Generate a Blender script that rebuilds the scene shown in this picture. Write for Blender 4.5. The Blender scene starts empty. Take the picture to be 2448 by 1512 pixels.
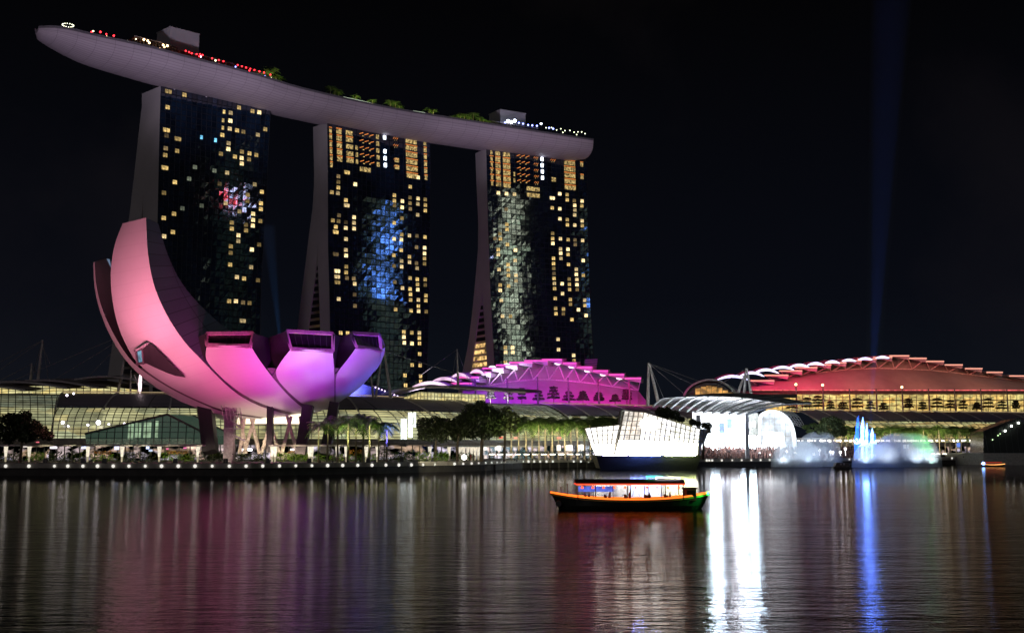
import bpy, math, random
import numpy as np
from mathutils import Vector, Matrix
R = math.radians
random.seed(7)
SC = bpy.context.scene
COL = SC.collection
# ---------------------------------------------------------------- camera
CF, CCX, CCY, HOR, HC = 3000.0, 1223.5, 756.0, 1075.0, 5.5
PITCH = math.atan((HOR - CCY) / CF)
cd = bpy.data.cameras.new("camera"); cam = bpy.data.objects.new("camera", cd); COL.objects.link(cam)
cam.location = (0, 0, HC); cam.rotation_euler = (R(90) + PITCH, 0, 0)
cd.sensor_width = 36.0; cd.lens = 36.0 * CF / 2447.0; cd.clip_start = 0.5; cd.clip_end = 6000
SC.camera = cam
# ---------------------------------------------------------------- night sky
wd = bpy.data.worlds.new("World"); SC.world = wd; wd.use_nodes = True
wn = wd.node_tree; wn.nodes.clear()
wo = wn.nodes.new("ShaderNodeOutputWorld"); wb = wn.nodes.new("ShaderNodeBackground")
tc = wn.nodes.new("ShaderNodeTexCoord"); sx = wn.nodes.new("ShaderNodeSeparateXYZ"); rp = wn.nodes.new("ShaderNodeValToRGB")
nz = wn.nodes.new("ShaderNodeTexNoise"); nz.inputs["Scale"].default_value = 3.2; nz.inputs["Detail"].default_value = 6
cr2 = wn.nodes.new("ShaderNodeValToRGB"); cr2.color_ramp.elements[0].position = .55; cr2.color_ramp.elements[0].color = (0, 0, 0, 1)
cr2.color_ramp.elements[1].position = .85; cr2.color_ramp.elements[1].color = (.0055, .004, .004, 1)
ad = wn.nodes.new("ShaderNodeMix"); ad.data_type = 'RGBA'; ad.blend_type = 'ADD'; ad.inputs[0].default_value = 1
wn.links.new(tc.outputs["Generated"], sx.inputs[0]); wn.links.new(sx.outputs["Z"], rp.inputs[0])
wn.links.new(tc.outputs["Generated"], nz.inputs["Vector"]); wn.links.new(nz.outputs["Fac"], cr2.inputs[0])
wn.links.new(rp.outputs[0], ad.inputs[6]); wn.links.new(cr2.outputs[0], ad.inputs[7])
wn.links.new(ad.outputs[2], wb.inputs[0]); wn.links.new(wb.outputs[0], wo.inputs[0])
e = rp.color_ramp.elements
e[0].position = 0.0; e[0].color = (.0050, .0068, .0110, 1)
e[1].position = 0.34; e[1].color = (.0010, .0010, .0014, 1)
m_ = e.new(.12); m_.color = (.0026, .0032, .0058, 1)
wb.inputs[1].default_value = 1.0
# dim glow of the city behind the camera
sd = bpy.data.lights.new("city_glow", 'SUN'); so = bpy.data.objects.new("city_glow", sd); COL.objects.link(so)
sd.energy = 0.13; sd.angle = R(14); sd.color = (1.0, .90, .93)
so.rotation_euler = Vector((.30, .93, -.22)).to_track_quat('-Z', 'Y').to_euler()
vs = SC.view_settings
vs.view_transform = 'Standard'; vs.look = 'None'; vs.gamma = 1; vs.exposure = 0; vs.use_curve_mapping = False
cy = SC.cycles
cy.use_denoising = True; cy.max_bounces = 5; cy.diffuse_bounces = 2; cy.glossy_bounces = 3; cy.transmission_bounces = 4
cy.volume_bounces = 0; cy.transparent_max_bounces = 12; cy.sample_clamp_indirect = 3; cy.sample_clamp_direct = 40
cy.use_light_tree = True; cy.caustics_reflective = False; cy.caustics_refractive = False

# ---------------------------------------------------------------- geometry helpers
CP, SP = math.cos(PITCH), math.sin(PITCH)
CAM = Vector((0, 0, HC))
def ray(px, py):
    x = (px - CCX) / CF; y = -(py - CCY) / CF
    return Vector((x, CP - y * SP, SP + y * CP))
def W(px, py, Y):
    d = ray(px, py); return CAM + d * (Y / d.y)
def Z(px, py, z):
    d = ray(px, py); return CAM + d * ((z - HC) / d.z)
def PL(px, py, P0, n):
    d = ray(px, py); return CAM + d * ((P0 - CAM).dot(n) / d.dot(n))
def lerp(a, b, t): return a + (b - a) * t
def interp(x, pts):
    if x <= pts[0][0]: return pts[0][1]
    for (a, b), (c, d) in zip(pts, pts[1:]):
        if x <= c: return lerp(b, d, (x - a) / (c - a))
    return pts[-1][1]
def resample(pts, n):
    P = [Vector(p) if not isinstance(p, Vector) else p for p in pts]
    L = [0]
    for a, b in zip(P, P[1:]): L.append(L[-1] + (b - a).length)
    out = []
    for i in range(n):
        s = L[-1] * i / (n - 1)
        for k in range(len(P) - 1):
            if s <= L[k + 1] + 1e-9:
                out.append(P[k].lerp(P[k + 1], (s - L[k]) / max(1e-9, L[k + 1] - L[k]))); break
        else: out.append(P[-1])
    return out
def smooth(pts, it=2):
    P = [Vector(p) for p in pts]
    for _ in range(it):
        Q = [P[0]]
        for a, b in zip(P, P[1:]): Q += [a.lerp(b, .25), a.lerp(b, .75)]
        P = Q + [P[-1]]
    return P
class MB:
    def __init__(s): s.v = []; s.f = []; s.uv = []
    def add(s, vs, fs, uvs=None):
        b = len(s.v); s.v += [tuple(p) for p in vs]; s.uv += (list(uvs) if uvs else [(0, 0)] * len(vs))
        s.f += [tuple(b + i for i in q) for q in fs]
    def quad(s, a, b, c, d, uv=((0, 0), (1, 0), (1, 1), (0, 1))): s.add([a, b, c, d], [(0, 1, 2, 3)], uv)
    def poly(s, pts): s.add(pts, [tuple(range(len(pts)))])
    def prism(s, pts, d):
        n = len(pts); d = Vector(d); P = [Vector(p) for p in pts]
        s.add(P + [p + d for p in P], [tuple(range(n - 1, -1, -1)), tuple(range(n, 2 * n))] + [(i, (i + 1) % n, n + (i + 1) % n, n + i) for i in range(n)])
    def box(s, c, sz, rz=0.0):
        c = Vector(c); m = Matrix.Rotation(rz, 3, 'Z'); P = []
        for k in (-1, 1):
            for a, b in ((-1, -1), (1, -1), (1, 1), (-1, 1)):
                P.append(c + m @ Vector((a * sz[0] / 2, b * sz[1] / 2, k * sz[2] / 2)))
        s.add(P, [(3, 2, 1, 0), (4, 5, 6, 7), (0, 1, 5, 4), (1, 2, 6, 5), (2, 3, 7, 6), (3, 0, 4, 7)])
    def bar(s, p, q, w, h=None, up=(0, 0, 1)):
        p, q = Vector(p), Vector(q); h = h or w; d = (q - p)
        if d.length < 1e-6: return
        d.normalize(); u = Vector(up)
        if abs(d.dot(u)) > .98: u = Vector((0, 1, 0))
        a = d.cross(u).normalized() * w / 2; b = a.cross(d).normalized() * h / 2
        P = [p - a - b, p + a - b, p + a + b, p - a + b, q - a - b, q + a - b, q + a + b, q - a + b]
        s.add(P, [(3, 2, 1, 0), (4, 5, 6, 7), (0, 1, 5, 4), (1, 2, 6, 5), (2, 3, 7, 6), (3, 0, 4, 7)])
    def tube(s, p, q, r0, r1=None, n=8):
        p, q = Vector(p), Vector(q); r1 = r0 if r1 is None else r1; d = (q - p).normalized()
        a = d.orthogonal().normalized(); b = d.cross(a); P = []
        for c, r in ((p, r0), (q, r1)):
            for i in range(n):
                t = 2 * math.pi * i / n; P.append(c + a * (r * math.cos(t)) + b * (r * math.sin(t)))
        s.add(P, [tuple(range(n - 1, -1, -1)), tuple(range(n, 2 * n))] + [(i, (i + 1) % n, n + (i + 1) % n, n + i) for i in range(n)])
    def path(s, pts, r, n=5):
        for a, b in zip(pts, pts[1:]): s.tube(a, b, r, r, n)
    def grid(s, rows, uvs=None, flip=False):
        m = len(rows[0]); vs = [p for r in rows for p in r]
        if uvs is None: uvs = [(j / (m - 1), i / max(1, len(rows) - 1)) for i in range(len(rows)) for j in range(m)]
        else: uvs = [u for r in uvs for u in r]
        f = []
        for i in range(len(rows) - 1):
            for j in range(m - 1):
                q = (i * m + j, i * m + j + 1, (i + 1) * m + j + 1, (i + 1) * m + j)
                f.append(q[::-1] if flip else q)
        s.add(vs, f, uvs)
    def ball(s, c, r, nu=10, nv=6, sz=(1, 1, 1)):
        c = Vector(c); rows = []
        for i in range(nv + 1):
            th = math.pi * i / nv
            rows.append([c + Vector((r * sz[0] * math.sin(th) * math.cos(2 * math.pi * j / nu), r * sz[1] * math.sin(th) * math.sin(2 * math.pi * j / nu), r * sz[2] * math.cos(th))) for j in range(nu + 1)])
        s.grid(rows, flip=True)
OFF = {}
def build(mb, name, mat, parent=None, sm=False, loc=None):
    me = bpy.data.meshes.new(name)
    off = OFF.get(parent.name, Vector((0, 0, 0))) if parent is not None else (Vector(loc) if loc is not None else Vector((0, 0, 0)))
    if parent is None and loc is None and mb.v:
        A = np.array(mb.v); off = Vector(((A[:, 0].min() + A[:, 0].max()) / 2, (A[:, 1].min() + A[:, 1].max()) / 2, A[:, 2].min()))
    me.from_pydata([(a - off.x, b - off.y, c - off.z) for a, b, c in mb.v], [], mb.f)
    ul = me.uv_layers.new(name="UVMap")
    li = np.empty(len(me.loops), dtype=np.int32); me.loops.foreach_get("vertex_index", li)
    ul.data.foreach_set("uv", np.array(mb.uv, dtype=np.float32)[li].ravel())
    if sm: me.polygons.foreach_set("use_smooth", [True] * len(me.polygons))
    me.materials.append(mat); me.update()
    o = bpy.data.objects.new(name, me); COL.objects.link(o)
    if parent is not None: o.parent = parent
    else: o.location = off
    OFF[o.name] = off
    return o
def tag(o, label=None, cat=None, group=None, kind=None):
    if label: o['label'] = label
    if cat: o['category'] = cat
    if group: o['group'] = group
    if kind: o['kind'] = kind
    return o
def thing(name, label, cat, loc=(0, 0, 0), group=None):
    o = bpy.data.objects.new(name, None); COL.objects.link(o); o.location = loc; OFF[o.name] = Vector(loc)
    return tag(o, label, cat, group)
def dup(root, loc, rz=0.0, sc=1.0, label=None, group=None):
    r = root.copy(); COL.objects.link(r); r.location = loc; r.rotation_euler = (0, 0, rz); r.scale = (sc, sc, sc) if not isinstance(sc, tuple) else sc
    if label: r['label'] = label
    if group: r['group'] = group
    for ch in list(root.children):
        c = ch.copy(); COL.objects.link(c); c.parent = r
        for g in list(ch.children):
            d = g.copy(); COL.objects.link(d); d.parent = c
    return r
def lamp(kind, name, loc, energy, color, parent=None, aim=None, size=60, blend=.8, rad=1.0):
    l = bpy.data.lights.new(name, kind); l.energy = energy; l.color = color; l.shadow_soft_size = rad
    o = bpy.data.objects.new(name, l); COL.objects.link(o)
    off = OFF.get(parent.name, Vector((0, 0, 0))) if parent is not None else Vector((0, 0, 0))
    o.location = Vector(loc) - off
    if parent is not None: o.parent = parent
    if kind == 'SPOT': l.spot_size = R(size); l.spot_blend = blend
    if aim is not None: o.rotation_euler = (Vector(aim) - Vector(loc)).to_track_quat('-Z', 'Y').to_euler()
    return o
# ---------------------------------------------------------------- materials
MATS = {}
def newmat(name):
    m = bpy.data.materials.new(name); m.use_nodes = True; return m, m.node_tree, m.node_tree.nodes["Principled BSDF"]
def pbr(name, col, rough=.6, metal=0.0, var=.25, scale=1.5, spec=.5, bump=0.0):
    if name in MATS: return MATS[name]
    m, t, b = newmat(name)
    b.inputs["Roughness"].default_value = rough; b.inputs["Metallic"].default_value = metal; b.inputs["Specular IOR Level"].default_value = spec
    co = t.nodes.new("ShaderNodeTexCoord"); n = t.nodes.new("ShaderNodeTexNoise"); n.inputs["Scale"].default_value = scale; n.inputs["Detail"].default_value = 5
    t.links.new(co.outputs["Object"], n.inputs["Vector"])
    r = t.nodes.new("ShaderNodeValToRGB"); r.color_ramp.elements[0].position = .3; r.color_ramp.elements[1].position = .7
    r.color_ramp.elements[0].color = tuple(c * (1 - var) for c in col) + (1,); r.color_ramp.elements[1].color = tuple(min(1, c * (1 + var)) for c in col) + (1,)
    t.links.new(n.outputs["Fac"], r.inputs[0]); t.links.new(r.outputs[0], b.inputs["Base Color"])
    if bump:
        bp = t.nodes.new("ShaderNodeBump"); bp.inputs["Strength"].default_value = bump; t.links.new(n.outputs["Fac"], bp.inputs["Height"]); t.links.new(bp.outputs[0], b.inputs["Normal"])
    MATS[name] = m; return m
def glow(name, col, st, var=0.0, scale=2.0, obj_random=False, sample=True):
    if name in MATS: return MATS[name]
    m, t, b = newmat(name)
    b.inputs["Base Color"].default_value = (.05, .05, .05, 1); b.inputs["Roughness"].default_value = .6
    b.inputs["Emission Color"].default_value = tuple(col) + (1,); b.inputs["Emission Strength"].default_value = st
    if var:
        co = t.nodes.new("ShaderNodeTexCoord"); n = t.nodes.new("ShaderNodeTexNoise"); n.inputs["Scale"].default_value = scale; n.inputs["Detail"].default_value = 3
        t.links.new(co.outputs["Object"], n.inputs["Vector"])
        mr = t.nodes.new("ShaderNodeMapRange"); mr.inputs["From Min"].default_value = .35; mr.inputs["From Max"].default_value = .65
        mr.inputs["To Min"].default_value = st * (1 - var); mr.inputs["To Max"].default_value = st * (1 + var)
        t.links.new(n.outputs["Fac"], mr.inputs["Value"]); last = mr.outputs[0]
        if obj_random:
            oi = t.nodes.new("ShaderNodeObjectInfo"); ml = t.nodes.new("ShaderNodeMath"); ml.operation = 'MULTIPLY'
            m2 = t.nodes.new("ShaderNodeMapRange"); m2.inputs["To Min"].default_value = .22; m2.inputs["To Max"].default_value = 1.45
            t.links.new(oi.outputs["Random"], m2.inputs["Value"]); t.links.new(m2.outputs[0], ml.inputs[0]); t.links.new(last, ml.inputs[1]); last = ml.outputs[0]
        t.links.new(last, b.inputs["Emission Strength"])
    if not sample: m.cycles.emission_sampling = 'NONE'
    MATS[name] = m; return m
def lit_interior(name, c1, c2, st, us=.12, vs=.25, contrast=.7, thr=.30):
    """lit rooms seen through a glazed front: floors and bays of uneven brightness (UV in metres)"""
    if name in MATS: return MATS[name]
    m, t, b = newmat(name)
    uv = t.nodes.new("ShaderNodeUVMap"); mp = t.nodes.new("ShaderNodeMapping"); mp.inputs["Scale"].default_value = (us, vs, 1)
    t.links.new(uv.outputs[0], mp.inputs[0])
    vo = t.nodes.new("ShaderNodeTexVoronoi"); vo.distance = 'CHEBYCHEV'; vo.inputs["Scale"].default_value = 1.0
    t.links.new(mp.outputs[0], vo.inputs["Vector"])
    sp = t.nodes.new("ShaderNodeSeparateColor"); t.links.new(vo.outputs["Color"], sp.inputs[0])
    n = t.nodes.new("ShaderNodeTexNoise"); n.inputs["Scale"].default_value = 2.2; n.inputs["Detail"].default_value = 4; t.links.new(mp.outputs[0], n.inputs["Vector"])
    mx = t.nodes.new("ShaderNodeMix"); mx.data_type = 'RGBA'; mx.inputs[6].default_value = tuple(c1) + (1,); mx.inputs[7].default_value = tuple(c2) + (1,)
    t.links.new(sp.outputs[1], mx.inputs[0]); t.links.new(mx.outputs[2], b.inputs["Emission Color"])
    a = t.nodes.new("ShaderNodeMapRange"); a.inputs["From Min"].default_value = thr; a.inputs["From Max"].default_value = .75; a.inputs["To Min"].default_value = st * (1 - contrast); a.inputs["To Max"].default_value = st * (1 + contrast)
    t.links.new(n.outputs["Fac"], a.inputs["Value"])
    m2 = t.nodes.new("ShaderNodeMapRange"); m2.inputs["To Min"].default_value = .65; m2.inputs["To Max"].default_value = 1.3; t.links.new(sp.outputs[0], m2.inputs["Value"])
    ml = t.nodes.new("ShaderNodeMath"); ml.operation = 'MULTIPLY'; t.links.new(a.outputs[0], ml.inputs[0]); t.links.new(m2.outputs[0], ml.inputs[1])
    t.links.new(ml.outputs[0], b.inputs["Emission Strength"])
    b.inputs["Base Color"].default_value = (.04, .045, .04, 1); b.inputs["Roughness"].default_value = .25
    MATS[name] = m; return m
def paneled(name, col, joint, us, vs, rough=.5, spec=.3, metal=0.0, var=.1, mortar=.03):
    """sheet cladding with thin joints laid out in UV metres"""
    if name in MATS: return MATS[name]
    m, t, b = newmat(name)
    uv = t.nodes.new("ShaderNodeUVMap"); br = t.nodes.new("ShaderNodeTexBrick"); br.offset = 0.0
    br.inputs["Scale"].default_value = 1.0; br.inputs["Brick Width"].default_value = us; br.inputs["Row Height"].default_value = vs; br.inputs["Mortar Size"].default_value = mortar
    br.inputs["Color1"].default_value = tuple(c * (1 - var) for c in col) + (1,); br.inputs["Color2"].default_value = tuple(c * (1 + var) for c in col) + (1,); br.inputs["Mortar"].default_value = tuple(joint) + (1,)
    t.links.new(uv.outputs[0], br.inputs["Vector"]); t.links.new(br.outputs["Color"], b.inputs["Base Color"])
    b.inputs["Roughness"].default_value = rough; b.inputs["Specular IOR Level"].default_value = spec; b.inputs["Metallic"].default_value = metal
    MATS[name] = m; return m
CONC = pbr("concrete_light", (.42, .40, .40), .8, scale=.15, var=.10)
CONCD = pbr("concrete_dark", (.10, .095, .09), .85, scale=.6)
STEEL = pbr("painted_steel", (.45, .44, .44), .5, var=.08)
DARKM = pbr("dark_metal", (.035, .035, .04), .5)
# ---------------------------------------------------------------- water
m, t, b = newmat("bay_water")
b.inputs["Base Color"].default_value = (.006, .007, .008, 1); b.inputs["IOR"].default_value = 1.333; b.inputs["Specular IOR Level"].default_value = .5
b.inputs["Roughness"].default_value = WROUGH = .055
co = t.nodes.new("ShaderNodeTexCoord")
def wnoise(sx_, sy_, det, rot=0, dist=0):
    mp = t.nodes.new("ShaderNodeMapping"); mp.inputs["Scale"].default_value = (sx_, sy_, 1); mp.inputs["Rotation"].default_value = (0, 0, R(rot))
    t.links.new(co.outputs["Object"], mp.inputs[0])
    n = t.nodes.new("ShaderNodeTexNoise"); n.inputs["Scale"].default_value = 1; n.inputs["Detail"].default_value = det; n.inputs["Roughness"].default_value = .6; n.inputs["Distortion"].default_value = dist
    t.links.new(mp.outputs[0], n.inputs["Vector"]); return n.outputs["Fac"]
def wadd(a, b_, w):
    q = t.nodes.new("ShaderNodeMath"); q.operation = 'MULTIPLY_ADD'; t.links.new(b_, q.inputs[0]); q.inputs[1].default_value = w; t.links.new(a, q.inputs[2]); return q.outputs[0]
h = wadd(wnoise(.85, 2.0, 5, 4, .4), wnoise(.28, .75, 3, -6), 2.0)
h = wadd(h, wnoise(.02, .09, 2, 3), 3.0); h = wadd(h, wnoise(2.2, 4.2, 3, 2), .6)
bp = t.nodes.new("ShaderNodeBump"); bp.inputs["Strength"].default_value = 1.0; bp.inputs["Distance"].default_value = .010
gp = t.nodes.new("ShaderNodeSeparateXYZ"); t.links.new(co.outputs["Object"], gp.inputs[0])
mrw = t.nodes.new("ShaderNodeMapRange"); mrw.inputs["From Min"].default_value = 80; mrw.inputs["From Max"].default_value = 225; mrw.inputs["To Min"].default_value = .032; mrw.inputs["To Max"].default_value = .003
t.links.new(gp.outputs["Y"], mrw.inputs["Value"]); t.links.new(mrw.outputs[0], bp.inputs["Distance"]); t.links.new(h, bp.inputs["Height"]); gl = t.nodes.new("ShaderNodeBsdfGlossy"); gl.inputs["Color"].default_value = (.64, .62, .64, 1); gl.inputs["Roughness"].default_value = WROUGH
df = t.nodes.new("ShaderNodeBsdfDiffuse"); df.inputs["Color"].default_value = (.008, .009, .010, 1)
fr = t.nodes.new("ShaderNodeFresnel"); fr.inputs["IOR"].default_value = 1.333; mxs = t.nodes.new("ShaderNodeMixShader")
for q in (gl, fr): t.links.new(bp.outputs[0], q.inputs["Normal"])
t.links.new(fr.outputs[0], mxs.inputs[0]); t.links.new(df.outputs[0], mxs.inputs[1]); t.links.new(gl.outputs[0], mxs.inputs[2])
t.nodes.remove(b); t.links.new(mxs.outputs[0], [n_ for n_ in t.nodes if n_.type == 'OUTPUT_MATERIAL'][0].inputs["Surface"])
mb = MB(); mb.quad((-1200, -60, 0), (1200, -60, 0), (1200, 1500, 0), (-1200, 1500, 0))
tag(build(mb, "water", m, loc=(0, 0, 0)), kind="structure")
# ---------------------------------------------------------------- quay edge and ground
QUAY = [(-500, 1136), (0, 1136), (600, 1137), (900, 1131.5), (1036, 1127.5), (1155, 1125), (1203, 1121), (1245, 1118), (1419, 1115.5), (1560, 1116), (1700, 1115), (1850, 1114), (2100, 1111.5), (2340, 1108), (2447, 1107), (3000, 1100)]
DECK = 2.6
qp = []
for x in list(range(-500, 3001, 50)):
    qp.append(Z(x, interp(x, QUAY), 0.0))
def quayY(px): return Z(px, interp(px, QUAY), 0.0)
mb = MB()
mb.grid([[Vector((p.x, p.y + .6, DECK)) for p in qp], [Vector((p.x * 1.5, 1500, DECK)) for p in qp]])
tag(build(mb, "ground", pbr("ground_paving", (.16, .15, .14), .7, scale=.4), loc=(0, 0, 0)), kind="structure")
q = thing("quay_wall", "long low concrete promenade edge standing in the bay water", "quay wall", (0, 266, 0))
mb = MB()
mb.grid([[Vector((p.x, p.y + .9, -2)) for p in qp], [Vector((p.x, p.y + .9, DECK - .9)) for p in qp]])
build(mb, "sea_wall", pbr("sea_wall", (.045, .042, .04), .8, scale=.5), q)
mb = MB()
for a, c in zip(qp, qp[1:]):
    o1 = Vector((0, -.1, 0))
    mb.add([a + o1 + Vector((0, 0, DECK - .95)), c + o1 + Vector((0, 0, DECK - .95)), c + o1 + Vector((0, 0, DECK + .1)), a + o1 + Vector((0, 0, DECK + .1)),
            a + Vector((0, 1.2, DECK + .1)), c + Vector((0, 1.2, DECK + .1)), a + Vector((0, 1.2, DECK - .95)), c + Vector((0, 1.2, DECK - .95))], [(0, 1, 2, 3), (3, 2, 5, 4), (6, 7, 1, 0)])
build(mb, "edge_beam", pbr("edge_beam", (.36, .34, .30), .8, scale=.5), q)
mb = MB()
for x in range(1160, 1430, 22):
    p = quayY(x); mb.box(p + Vector((0, .3, .1)), (.5, .5, 3.0))
build(mb, "pile_row", CONCD, q); 
mb = MB()
prev = None
for x in range(-40, 1420, 18):
    p = quayY(x) + Vector((0, .9, DECK + .1)); mb.bar(p, p + Vector((0, 0, 1.0)), .05)
    if prev is not None: mb.bar(prev + Vector((0, 0, 1)), p + Vector((0, 0, 1)), .05); mb.bar(prev + Vector((0, 0, .5)), p + Vector((0, 0, .5)), .025)
    prev = p
build(mb, "railing", pbr("railing_steel", (.22, .2, .16), .5), q)
# ---------------------------------------------------------------- hotel towers
GLASS = None
def tower_glass():
    m, t, b = newmat("tower_glass")
    b.inputs["Base Color"].default_value = (.012, .018, .034, 1); b.inputs["Roughness"].default_value = .05; b.inputs["IOR"].default_value = 2.4
    uv = t.nodes.new("ShaderNodeUVMap"); n = t.nodes.new("ShaderNodeTexNoise"); n.inputs["Scale"].default_value = .5; n.inputs["Detail"].default_value = 3
    t.links.new(uv.outputs[0], n.inputs["Vector"]); bp = t.nodes.new("ShaderNodeBump"); bp.inputs["Strength"].default_value = .35; bp.inputs["Distance"].default_value = .03
    t.links.new(n.outputs["Fac"], bp.inputs["Height"]); t.links.new(bp.outputs[0], b.inputs["Normal"])
    wn_ = t.nodes.new("ShaderNodeTexNoise"); wn_.inputs["Scale"].default_value = .06; t.links.new(uv.outputs[0], wn_.inputs["Vector"])
    r = t.nodes.new("ShaderNodeValToRGB"); r.color_ramp.elements[0].color = (.004, .009, .020, 1); r.color_ramp.elements[1].color = (.014, .034, .075, 1)
    r.color_ramp.elements[0].position = .35; r.color_ramp.elements[1].position = .65
    t.links.new(wn_.outputs["Fac"], r.inputs[0]); t.links.new(r.outputs[0], b.inputs["Base Color"])
    return m
GLASS = tower_glass()
MULL = pbr("facade_mullion", (.008, .010, .018), .6)
WARM = glow("room_light", (1.0, .68, .24), .62, .75, .9, True, False)
WARMB = glow("bright_room_light", (1.0, .74, .36), 1.3, .7, .9, True, False)
DIM = glow("dim_room_light", (.9, .62, .28), .20, .7, .9, True, False)
PALE = glow("pale_room_light", (.75, .85, .6), .35, .5, .9, True, False)
BLUE = glow("blue_room_light", (.2, .65, 1.0), 1.2, .6, .9, True, False)
ORNG = glow("orange_strip_light", (1.0, .30, .06), .8, .3, 1, False, False)
YELL = glow("crown_room_light", (1.0, .70, .25), .42, .95, 1.0, False, False)
WHITE = glow("white_strip_light", (.8, .87, 1.0), 6.0, .3, 1, False, False)
ENDW = pbr("end_wall_cladding", (.46, .44, .44), .75, scale=.08, var=.08)
HT = 196.5
wmesh = {}
def tower(name, label, TLp, TRp, lefts, rights, outline, apex, inner, slab, wins, o0, sc, crown, winlab):
    TL = Z(TLp[0], TLp[1], HT); TR = Z(TRp[0], TRp[1], HT)
    u = (TR - TL); u.z = 0; Wd = u.length; u.normalize(); n = Vector((u.y, -u.x, 0))
    def eo(px, py):                     # a point of the end wall: (offset along n, height)
        p = PL(px, py, TL, u); return p.z, (p - TL).dot(n)
    off = sorted([eo(*p) for p in lefts]); off = [(0, off[0][1] + (off[0][0]) / max(1, off[1][0] - off[0][0]) * (off[0][1] - off[1][1]))] + off
    wl = sorted([(lambda p: (p.z, (p - TL).dot(u)))(PL(px, py, TL, n)) for px, py in rights]); wl = [(0, wl[0][1])] + wl
    bo = sorted([eo(*p) for p in outline])
    k = (bo[1][1] - bo[0][1]) / (bo[1][0] - bo[0][0]); bo = [(0, bo[0][1] - k * bo[0][0])] + bo
    az, ao = eo(*apex)
    inn = sorted([eo(*p) for p in inner] ); k = (ao - inn[0][1]) / (az - inn[0][0]); inn = [(0, inn[0][1] - k * inn[0][0])] + inn + [(az, ao - .02), (HT, interp(HT, bo) * .5)]
    sl = sorted([eo(*p) for p in slab]); k = (ao - sl[0][1]) / (az - sl[0][0]); sl = [(0, sl[0][1] - k * sl[0][0])] + sl + [(az, ao + .02), (HT, interp(HT, bo) * .5)]
    def P(a, o, z): return Vector((TL.x, TL.y, 0)) + u * a + n * o + Vector((0, 0, z))
    T = thing(name, label, "skyscraper", P(Wd / 2, -8, DECK))
    zs = [HT * i / 28 for i in range(29)]
    for nm, f0, f1, mat in (("west_slab", lambda z: interp(z, off) - .3, lambda z: interp(z, sl), ENDW), ("east_slab", lambda z: interp(z, inn), lambda z: interp(z, bo), ENDW)):
        mb = MB(); zz = [max(z, DECK - .5) for z in zs]
        ring = lambda z: [P(0, f0(z), z), P(interp(z, wl), f0(z), z), P(interp(z, wl), f1(z), z), P(0, f1(z), z)]
        rows = [ring(z) + [ring(z)[0]] for z in zz]; mb.grid(rows)
        mb.poly(ring(HT)); build(mb, nm, mat, T)
    # lit atrium floors between the legs
    mb, mb2 = MB(), MB()
    for z in range(6, int(az) - 8, 4):
        g0, g1 = interp(z, sl), interp(z, inn)
        if g0 - g1 > 1.0: (mb if z < 72 else mb2).quad(P(.6, g0, z), P(.6, g1, z), P(.6, g1, z + 2.4), P(.6, g0, z + 2.4))
    build(mb, "atrium_glazing", glow("atrium_light", (1, .62, .22), .75, .95, .3, False, False) if "purple" in label or "orange" in label else DARKM, T)
    if mb2.v: build(mb2, "atrium_glazing", MULL, T)
    # glass front of many slightly tilted panes
    mb = MB(); NF, NB = 57, 22; rnd = random.Random(len(label))
    for i in range(NF):
        z0, z1 = lerp(DECK, HT, i / NF), lerp(DECK, HT, (i + 1) / NF)
        for j in range(NB):
            a, c = j / NB, (j + 1) / NB; w0, w1 = interp(z0, wl), interp(z1, wl)
            jj = [rnd.uniform(-.022, .022) for _ in range(4)]
            mb.quad(P(a * w0, interp(z0, off) + jj[0], z0), P(c * w0, interp(z0, off) + jj[1], z0), P(c * w1, interp(z1, off) + jj[2], z1), P(a * w1, interp(z1, off) + jj[3], z1),
                    ((a * w0, z0 + j * 13), (c * w0, z0 + j * 13), (c * w1, z1 + j * 13), (a * w1, z1 + j * 13)))
    build(mb, "glass_facade", GLASS, T)
    mb = MB()
    for i in range(NF + 1):
        z = lerp(DECK, HT, i / NF); o = interp(z, off) + .1; mb.bar(P(0, o, z), P(interp(z, wl), o, z), .25, .34)
    for j in range(NB + 1):
        for i in range(0, 56, 7):
            z0, z1 = lerp(DECK, HT, i / NF), lerp(DECK, HT, (i + 7) / NF) if i < 49 else HT
            mb.bar(P(j / NB * interp(z0, wl), interp(z0, off) + .12, z0), P(j / NB * interp(z1, wl), interp(z1, off) + .12, z1), .2, .2)
    build(mb, "mullion_frame", MULL, T)
    # lit rooms
    rnd = random.Random(3); TW = (rnd.random(),)
    nW = 0; extra = MB(); rz = math.atan2(u.y, u.x)
    for it in wins:
        uu, vv = it[0], it[1]; k = it[2] if len(it) > 2 else ''
        px, py = (o0[0] + uu / sc) * .6797, (o0[1] + vv / sc) * .6797
        p = PL(px, py, TL, n); o = interp(p.z, off) + .26
        a = (p - TL).dot(u); c = P(a, o, p.z)
        w = 2.35 if 'w' not in k else 3.7
        if 'n' in k: w = 1.4
        mat = WARMB if 'b' in k else DIM if 'd' in k else PALE if 'p' in k else BLUE if 'l' in k else WARM
        hh = 2.1
        if nW >= 96:
            mb2 = extra
            for (x0, x1) in ((-.5, -.06), (.06, .5)):
                mb2.quad(c + u * (x0 * w) + Vector((0, 0, -hh / 2)), c + u * (x1 * w) + Vector((0, 0, -hh / 2)), c + u * (x1 * w) + Vector((0, 0, hh / 2)), c + u * (x0 * w) + Vector((0, 0, hh / 2)))
            continue
        key = (w, mat.name)
        if key not in wmesh:
            q = MB()
            for (x0, x1) in ((-.5, -.05), (.05, .5)): q.box(((x0 + x1) / 2 * w, 0, 0), ((x1 - x0) * w, .12, hh))
            me = build(q, "lit_window", mat, None, loc=(0, 0, 0)); wmesh[key] = me.data; bpy.data.objects.remove(me)
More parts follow.
